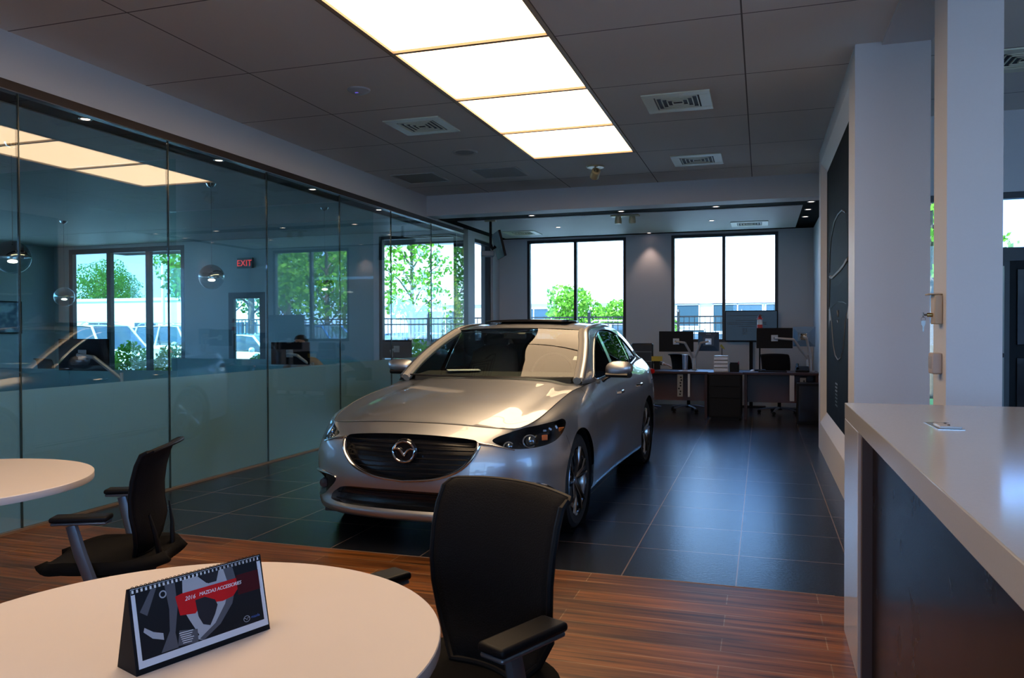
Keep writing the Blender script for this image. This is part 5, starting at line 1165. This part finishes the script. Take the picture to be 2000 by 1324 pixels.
person('person with black hair in a tan shirt sitting behind the office monitor', (-5.95, 9.34, 0), 0, mat('tan_shirt', (.48, .36, .29), .8), {'l': ((.37, -.08, .82), (.18, -.32, .765)), 'r': ((-.30, -.10, .80), (-.12, -.32, .765))}, lean=.3)
person('person in a dark grey jacket seated behind the car, hand on the desk', (-2.44, 13.92, 0), math.radians(62), mat('grey_jacket', (.05, .048, .05), .8), {'l': ((.30, -.38, .86), (.36, -.72, .79)), 'r': ((-.24, -.25, .83), (-.16, -.55, .79))}, cuff=mat('white_cuff', (.7, .7, .72), .7), lean=1.2, drop=.20)

# ================================================================== OUTSIDE
GZ = -.15
struct(bx('ground', mat('asphalt', (.26, .26, .27), .9, noise=.2, nscale=3), -140, 140, -60, 140, GZ - .2, GZ))
grassm = mat('lawn', (.10, .22, .03), .9, noise=.5, nscale=12)
tag(bx('lawn', grassm, -15, 1.3, 15.1, 18.0, GZ, GZ + .03), kind='structure')
tag(bx('lawn', grassm, 2.5, 30, 12.0, 24, GZ, GZ + .03), kind='structure')
tag(bx('brick_walk', brickmat('brick_paving', (.55, .22, .12), (.45, .18, .10), (.5, .4, .35), .2, .1, .008, .5, .8), 1.2, 30, 8.9, 12.0, GZ, GZ + .05), kind='structure')
leaf1 = leafmat('leaf_bright', (.10, .26, .02), (.24, .46, .06)); leaf2 = leafmat('leaf_mid', (.05, .16, .02), (.13, .32, .05)); leaf3 = leafmat('leaf_yellow', (.22, .34, .03), (.38, .40, .06))
bark = mat('bark', (.12, .09, .07), .9, noise=.3, nscale=20)
def leaves(n, blobs, size, fill=.35):
    V, Fc = [], []
    per = [b[3] * b[4] * b[5] for b in blobs]; tot = sum(per)
    for b, p_ in zip(blobs, per):
        k = int(n * p_ / tot); d = rng.normal(size=(k, 3)); d /= np.linalg.norm(d, axis=1)[:, None]; r = (fill + (1 - fill) * rng.random(k)) ** .5
        P = np.array(b[:3]) + d * r[:, None] * np.array(b[3:6]); a = rng.normal(size=(k, 3)); a /= np.linalg.norm(a, axis=1)[:, None]; c = np.cross(a, rng.normal(size=(k, 3))); c /= np.linalg.norm(c, axis=1)[:, None]
        s_ = size * (.6 + .8 * rng.random(k))[:, None]
        for q, (x, u, w_) in enumerate(zip(P, a * s_, c * s_ * .6)):
            o = len(V); V += [tuple(x - u), tuple(x + w_), tuple(x + u), tuple(x - w_)]; Fc.append((o, o + 1, o + 2, o + 3))
    return V, Fc
def leafobj(name, n, blobs, size, m, parent, fill=.35):
    V, Fc = leaves(n, blobs, size, fill); me = bpy.data.meshes.new(name); me.from_pydata(V, [], Fc); me.materials.append(m); o = bpy.data.objects.new(name, me); COL.objects.link(o); o.parent = parent; return o
def tree(label, loc, h, r, m, n=5000, size=.09, sparse=False, group='trees outside', trunk=.5):
    t = thing('tree', label, 'tree', (loc[0], loc[1], GZ), 0, group); blobs = []; tr = MB(); base = h * .28
    tr.path([(0, 0, 0), (.03 * h * .1, 0, base), (.02, .03, h * .62), (0, 0, h * .9)], [.035 * h * trunk, .028 * h * trunk, .015 * h * trunk, .004 * h], 10)
    nb = 13 if not sparse else 16
    for i in range(nb):
        a = 2.4 * i; z = h * (.36 + .55 * i / nb); rr = r * (1 - .55 * abs(i / nb - .35)) * .62
        c = (rr * math.cos(a), rr * math.sin(a), z); tr.path([(0, 0, z - h * .14), (c[0] * .5, c[1] * .5, z - h * .05), c], [.011 * h * trunk, .007 * h * trunk, .002 * h], 6)
        q = r * (.50 if not sparse else .34); blobs.append((*c, q, q, q * .72))
    blobs.append((0, 0, h * .93, r * .34, r * .34, h * .08)); tr.build('trunk', bark, t, smooth=60)
    leafobj('foliage', n, blobs, size, m, t); return t
def bush(label, loc, r, h, m=leaf1, n=1800, size=.045):
    t = thing('bush', label, 'bush', (loc[0], loc[1], GZ), 0, 'bushes outside')
    MB().path([(0, 0, 0), (.02, 0, h * .5)], [.03, .015], 6).path([(0, 0, 0), (.15 * r, .1, h * .55)], [.02, .01], 6).build('stem', bark, t)
    leafobj('foliage', n, [(0, 0, h * .52, r, r * .8, h * .5), (r * .4, 0, h * .42, r * .7, r * .7, h * .4), (-r * .4, .05, h * .45, r * .7, r * .7, h * .42)], size, m, t, .5); return t
young = tree('young street tree with sparse light leaves outside the office window', (-10.4, 22.2), 5.6, 1.55, leaf1, 1500, .085, True, trunk=.55)
big = tree('broad green tree beyond the fence to the right of the rear windows', (14.7, 37.0), 10.0, 3.9, leaf2, 7000, .13)
def T(x, y, lab, src=None, sc=1., rz=None): return dup(src or big, (x, y, GZ), random.random() * 6 if rz is None else rz, lab, scale=sc)
T(4.3, 35.5, 'green tree mirrored in the glass partition, left one', sc=.9); T(22.5, 39.0, 'green tree mirrored in the glass partition, right one');
small = tree('small round tree before the white building, left of the window bar', (-8.3, 35.2), 3.6, 1.35, leaf1, 2600, .10)
T(-6.25, 34.5, 'small tree at the right edge of the left rear window', small, .80); T(-3.95, 31, 'small tree at the left edge of the right rear window', small, .68); T(-5.1, 24.5, 'low young tree in the left rear window near the fence', small, .50)
T(-22, 30, 'bright green tree seen through the glass door'); T(-34, 44, 'green tree behind the one in the glass door', sc=1.1); T(3.5, 19.0, 'tree seen in the gap beside the lobby column', young, 1.1); T(4.75, 24.5, 'tree seen through the storefront at right edge', young, 1.05)
far = [(-99, 'at the far left behind the warehouse'), (-86, 'above the left end of the warehouse roof'), (-79, 'above the warehouse, seen in the left office pane'), (-72, 'above the warehouse, behind the first window bar'), (-64, 'above the warehouse, seen in the middle office pane'),
       (-56, 'above the right end of the warehouse'), (-46, 'right of the warehouse, behind the door wall'), (-36, 'behind the young street tree'), (-27, 'behind the pale low building')]
for i, (x, lb) in enumerate(far): T(x, 78 + (i % 2) * 9, 'distant green tree ' + lb, sc=.92 + .06 * (i * 7 % 3))
for i, (x, lb) in enumerate(((20.5, 'first'), (30.5, 'second'), (41, 'third'))): T(x, 56 + i * 3, f'tall tree right of the white building, {lb} from the left', sc=1.1)
cone = thing('conifer', 'yellow-green conical conifer mirrored near the end of the partition', 'conifer', (1.15, 27.5, GZ), 0, 'trees outside')
MB().path([(0, 0, 0), (0, 0, 3.4)], [.08, .02], 8).build('trunk', bark, cone); leafobj('foliage', 2600, [(0, 0, .7 + .42 * i, .62 - .075 * i, .62 - .075 * i, .40) for i in range(8)], .05, leaf3, cone, .7)
dup(cone, (4.9, 26.0, GZ), 1, 'green conical conifer mirrored in the middle of the partition', scale=.9)
bush('rounded bush below the office windows, left one', (-13.70, 14.3), .48, 1.30, leaf1); bush('rounded bush below the office windows, right one', (-12.42, 14.2), .50, 1.28, leaf3)
bush('low bush seen through the lower part of the glass door', (-10.35, 14.4), .40, 1.0, leaf1); bush('green bush behind the third office monitor outside', (-6.75, 14.6), .50, 1.36, leaf1); bush('small bush seen through the windscreen of the car', (-5.62, 14.4), .28, 1.15, leaf1)
# fence
def fence(x0, x1, y, label):
    t = thing('fence', label, 'fence', (x0, y, GZ), 0, 'black metal fences'); L_ = x1 - x0
    MB().box(0, L_, -.015, .015, 1.86, 1.90).box(0, L_, -.015, .015, 1.69, 1.73).box(0, L_, -.015, .015, .18, .22).build('rail', dark, t)
    m = MB()
    for i in range(int(L_ / .135)): m.box(.1 + i * .135 - .009, .1 + i * .135 + .009, -.009, .009, .05, 1.90)
    m.build('pickets', dark, t)
    for i in range(int(L_ / 2.4) + 1): MB().box(i * 2.4 - .035, i * 2.4 + .035, -.035, .035, 0, 2.0).lathe([(.05, 2.0), (.03, 2.06), (.001, 2.09)], (i * 2.4, 0, 0), 10).build('post', dark, t)
fence(-16.5, -.6, 21.0, 'black metal fence beyond the rear windows'); fence(-.5, 14.5, 21.6, 'black metal fence mirrored in the glass partition')
# buildings
def building(name, label, x0, x1, y, z1, m, wins, wm, band=None):
    t = thing(name, label, 'building', ((x0 + x1) / 2, y, GZ), 0); cx = (x0 + x1) / 2
    MB().box(x0 - cx, x1 - cx, 0, 12, 0, z1 - GZ).build('wall', m, t); MB().box(x0 - cx - .1, x1 - cx + .1, -.12, 12.1, z1 - GZ, z1 - GZ + .25).build('parapet', m, t)
    for a, b, c, d in wins:
        f = bx('window', wm, a - cx, b - cx, -.05, -.01, c - GZ, d - GZ, t)
        n = max(1, round((b - a) / 1.2)); mm = MB()
        for i in range(n + 1): mm.box(a - cx + i * (b - a) / n - .03, a - cx + i * (b - a) / n + .03, -.09, -.05, c - GZ, d - GZ)
        mm.box(a - cx, b - cx, -.09, -.05, c - GZ, c - GZ + .06).box(a - cx, b - cx, -.09, -.05, d - GZ - .06, d - GZ).build('window_bars', white, f)
    if band: bx('canopy', band[4], band[0] - cx, band[1] - cx, -.15, -.01, band[2] - GZ, band[3] - GZ, t)
    return t
wb = mat('render_white', (.80, .79, .77), .9, noise=.04); wpink = mat('fascia_pink', (.62, .42, .38), .8); extw = mat('exterior_glass', (.03, .06, .08), .12)
building('building', 'white building with dark ribbon windows seen through the rear windows', -6.6, 9, 45, 7.2, wb, [(-4.6, -3.35, 1.5, 2.78), (-2.6, .05, 1.2, 2.78), (.2, 1.6, 1.2, 2.78), (2.2, 6.5, 1.2, 2.78), (-4.3, -3.05, -.1, 1.38)], extw, (-6.6, 9, 2.82, 3.02, wpink))
building('building', 'lower pale building with grey panels seen in the left rear window', -26, -6.95, 46.5, 7.0, mat('render_warm', (.70, .64, .63), .9), [(-9.2, -8.75, 1.9, 2.75), (-14.4, -12.5, 1.2, 2.7), (-22, -18, 1.0, 2.6)], extw, (-26, -6.95, 2.95, 3.15, wb))
building('warehouse', 'long low white warehouse with shutters seen through the office windows', -84, -38, 56, 4.0, wb, [(-74 + i * 5.2, -71.6 + i * 5.2, .9, 2.1) for i in range(7)], extw)
# parked cars
def parked_car(label, loc, rz, col, suv=False, lamp=False):
    t = thing('parked_car', label, 'car', (loc[0], loc[1], GZ), rz, 'cars parked outside'); L_ = 4.7; H_ = 1.75 if suv else 1.45; B_ = 1.02 if suv else .92
    pm_ = mat('paint_' + col[0], col[1], .3, metal=col[2], coat=1)
    def sec(x, hw, z0, z1): return [(x, hw * c * (1 if abs(c) < .9 else 1), z0 + (z1 - z0) * (.5 + .5 * s_)) for c, s_ in ((-.86, -1), (.86, -1), (1, -.7), (1, .3), (.92, .85), (.78, 1), (-.78, 1), (-.92, .85), (-1, .3), (-1, -.7))]
    MB().loft([sec(*q) for q in ((0, .62, .32, .68), (.08, .78, .24, .80), (.5, .88, .22, .90 if not suv else 1.0), (1.25, .91, .22, B_), (3.6, .91, .22, B_ + .04), (4.35, .86, .24, B_ + .03), (4.62, .80, .28, B_ - .05), (4.7, .70, .36, .75))]).build('body', pm_, t, smooth=50)
    gl2 = mat('parked_glass', (.03, .05, .06), .06, coat=1)
    xs = [(1.15, .80, B_ - .03, B_), (1.75, .70, B_ - .03, H_ - .07), (2.2, .68, B_ - .03, H_ - .03), (3.6, .67, B_ - .03, H_ - .05), (4.25 if suv else 4.1, .68, B_ - .03, (H_ - .12) if suv else B_ + .15), (4.5, .72, B_ - .03, B_ + .02)]
    MB().loft([sec(*q) for q in xs]).build('window_band', gl2, t, smooth=40)
    MB().loft([sec(x, hw * .92, z1 - .035, z1 + .012) for x, hw, z0, z1 in xs[1:5]]).build('roof', pm_, t, smooth=50)
    for s_ in (1, -1):
        for q in (((1.2, s_ * .80, B_), (1.75, s_ * .64, H_ - .07)), ((2.65, s_ * .79, B_), (2.6, s_ * .62, H_ - .03)), ((3.75, s_ * .80, B_), (3.7, s_ * .62, H_ - .07))): MB().tube(*q, .035, n=8).build('pillar', pm_, t)
        MB().ball((1.55, s_ * .98, B_ + .07), 1, 8, (.07, .11, .075)).build('mirror', pm_, t)
        MB().box(.02, .22, s_ * .70 - .12, s_ * .70 + .12, .60, .72).build('headlamp', lampw, t, bevel=.03)
        MB().box(4.50, 4.68, s_ * .68 - .10, s_ * .68 + .10, .72, 1.0).build('tail_lamp', MT['rear_lamp'] if not lamp else mat('red_lamp', (.75, .02, .02), .2, coat=1), t, bevel=.02)
        if suv: MB().path([(2.0, s_ * .55, H_ + .0), (2.1, s_ * .55, H_ + .06), (3.6, s_ * .55, H_ + .05), (3.75, s_ * .55, H_ - .02)], .018, 6).build('roof_rail', alu, t)
        for x in (.92, 3.72):
            w_ = MB().lathe([(.22, -.09), (.32, -.10), (.34, -.05), (.34, .05), (.32, .10), (.22, .09)], (x, s_ * .82, .34), 28, 'y').build('wheel', rubber, t)
            MB().lathe([(.001, s_ * .085), (.20, s_ * .095), (.225, s_ * .08)], (x, s_ * .82, .34), 24, 'y').build('rim', alu, w_)
    return t
lampw = mat('lamp_clear', (.6, .65, .7), .1, coat=1)
WH, BL, SI, TE = ('white', (.75, .75, .75), 0.), ('blue', (.03, .12, .30), .3), ('silver', (.5, .52, .54), .6), ('teal', (.02, .20, .24), .3)
parked_car('white sport utility car outside the office windows, nearer one', (-16.6, 18.2), PI - .1, WH, True); parked_car('white sport utility car outside the office windows, farther one', (-17.4, 22.6), PI - .1, WH, True)
parked_car('teal car behind the white sport utility cars', (-17.5, 27.0), PI, TE); parked_car('pale car parked beyond the glass door', (-12.3, 19.9), PI, WH); parked_car('silver car behind the young tree', (-12.4, 24.2), 0, SI); parked_car('blue car left of the young tree', (-16.9, 30.0), .2, BL)
parked_car('car with bright red tail lamp seen above the windscreen pillar', (-12.3, 17.2), 0, WH, False, True)
parked_car('white car in front of the building entrance', (-4.4, 27.4), 0, WH); parked_car('second white car in front of the entrance', (-1.9, 30.6), 0, WH, True); parked_car('white car roof just above the roof of the silver car', (-6.9, 23.7), 0, WH, True)
parked_car('blue car mirrored in the partition above the fence', (2.4, 23.8), 0, BL, True); parked_car('silver car mirrored in the partition', (7.6, 24.0), 0, SI); parked_car('car visible beside the storefront door', (3.6, 13.6), 1.3, SI)
t = thing('lamp_post', 'white lamp post outside the office windows', 'lamp post', (-34, 38, GZ)); MB().path([(0, 0, 0), (0, 0, 8)], [.12, .08], 10).build('pole', wb, t); MB().box(-.9, .9, -.15, .15, 8, 8.15).build('head', wb, t)
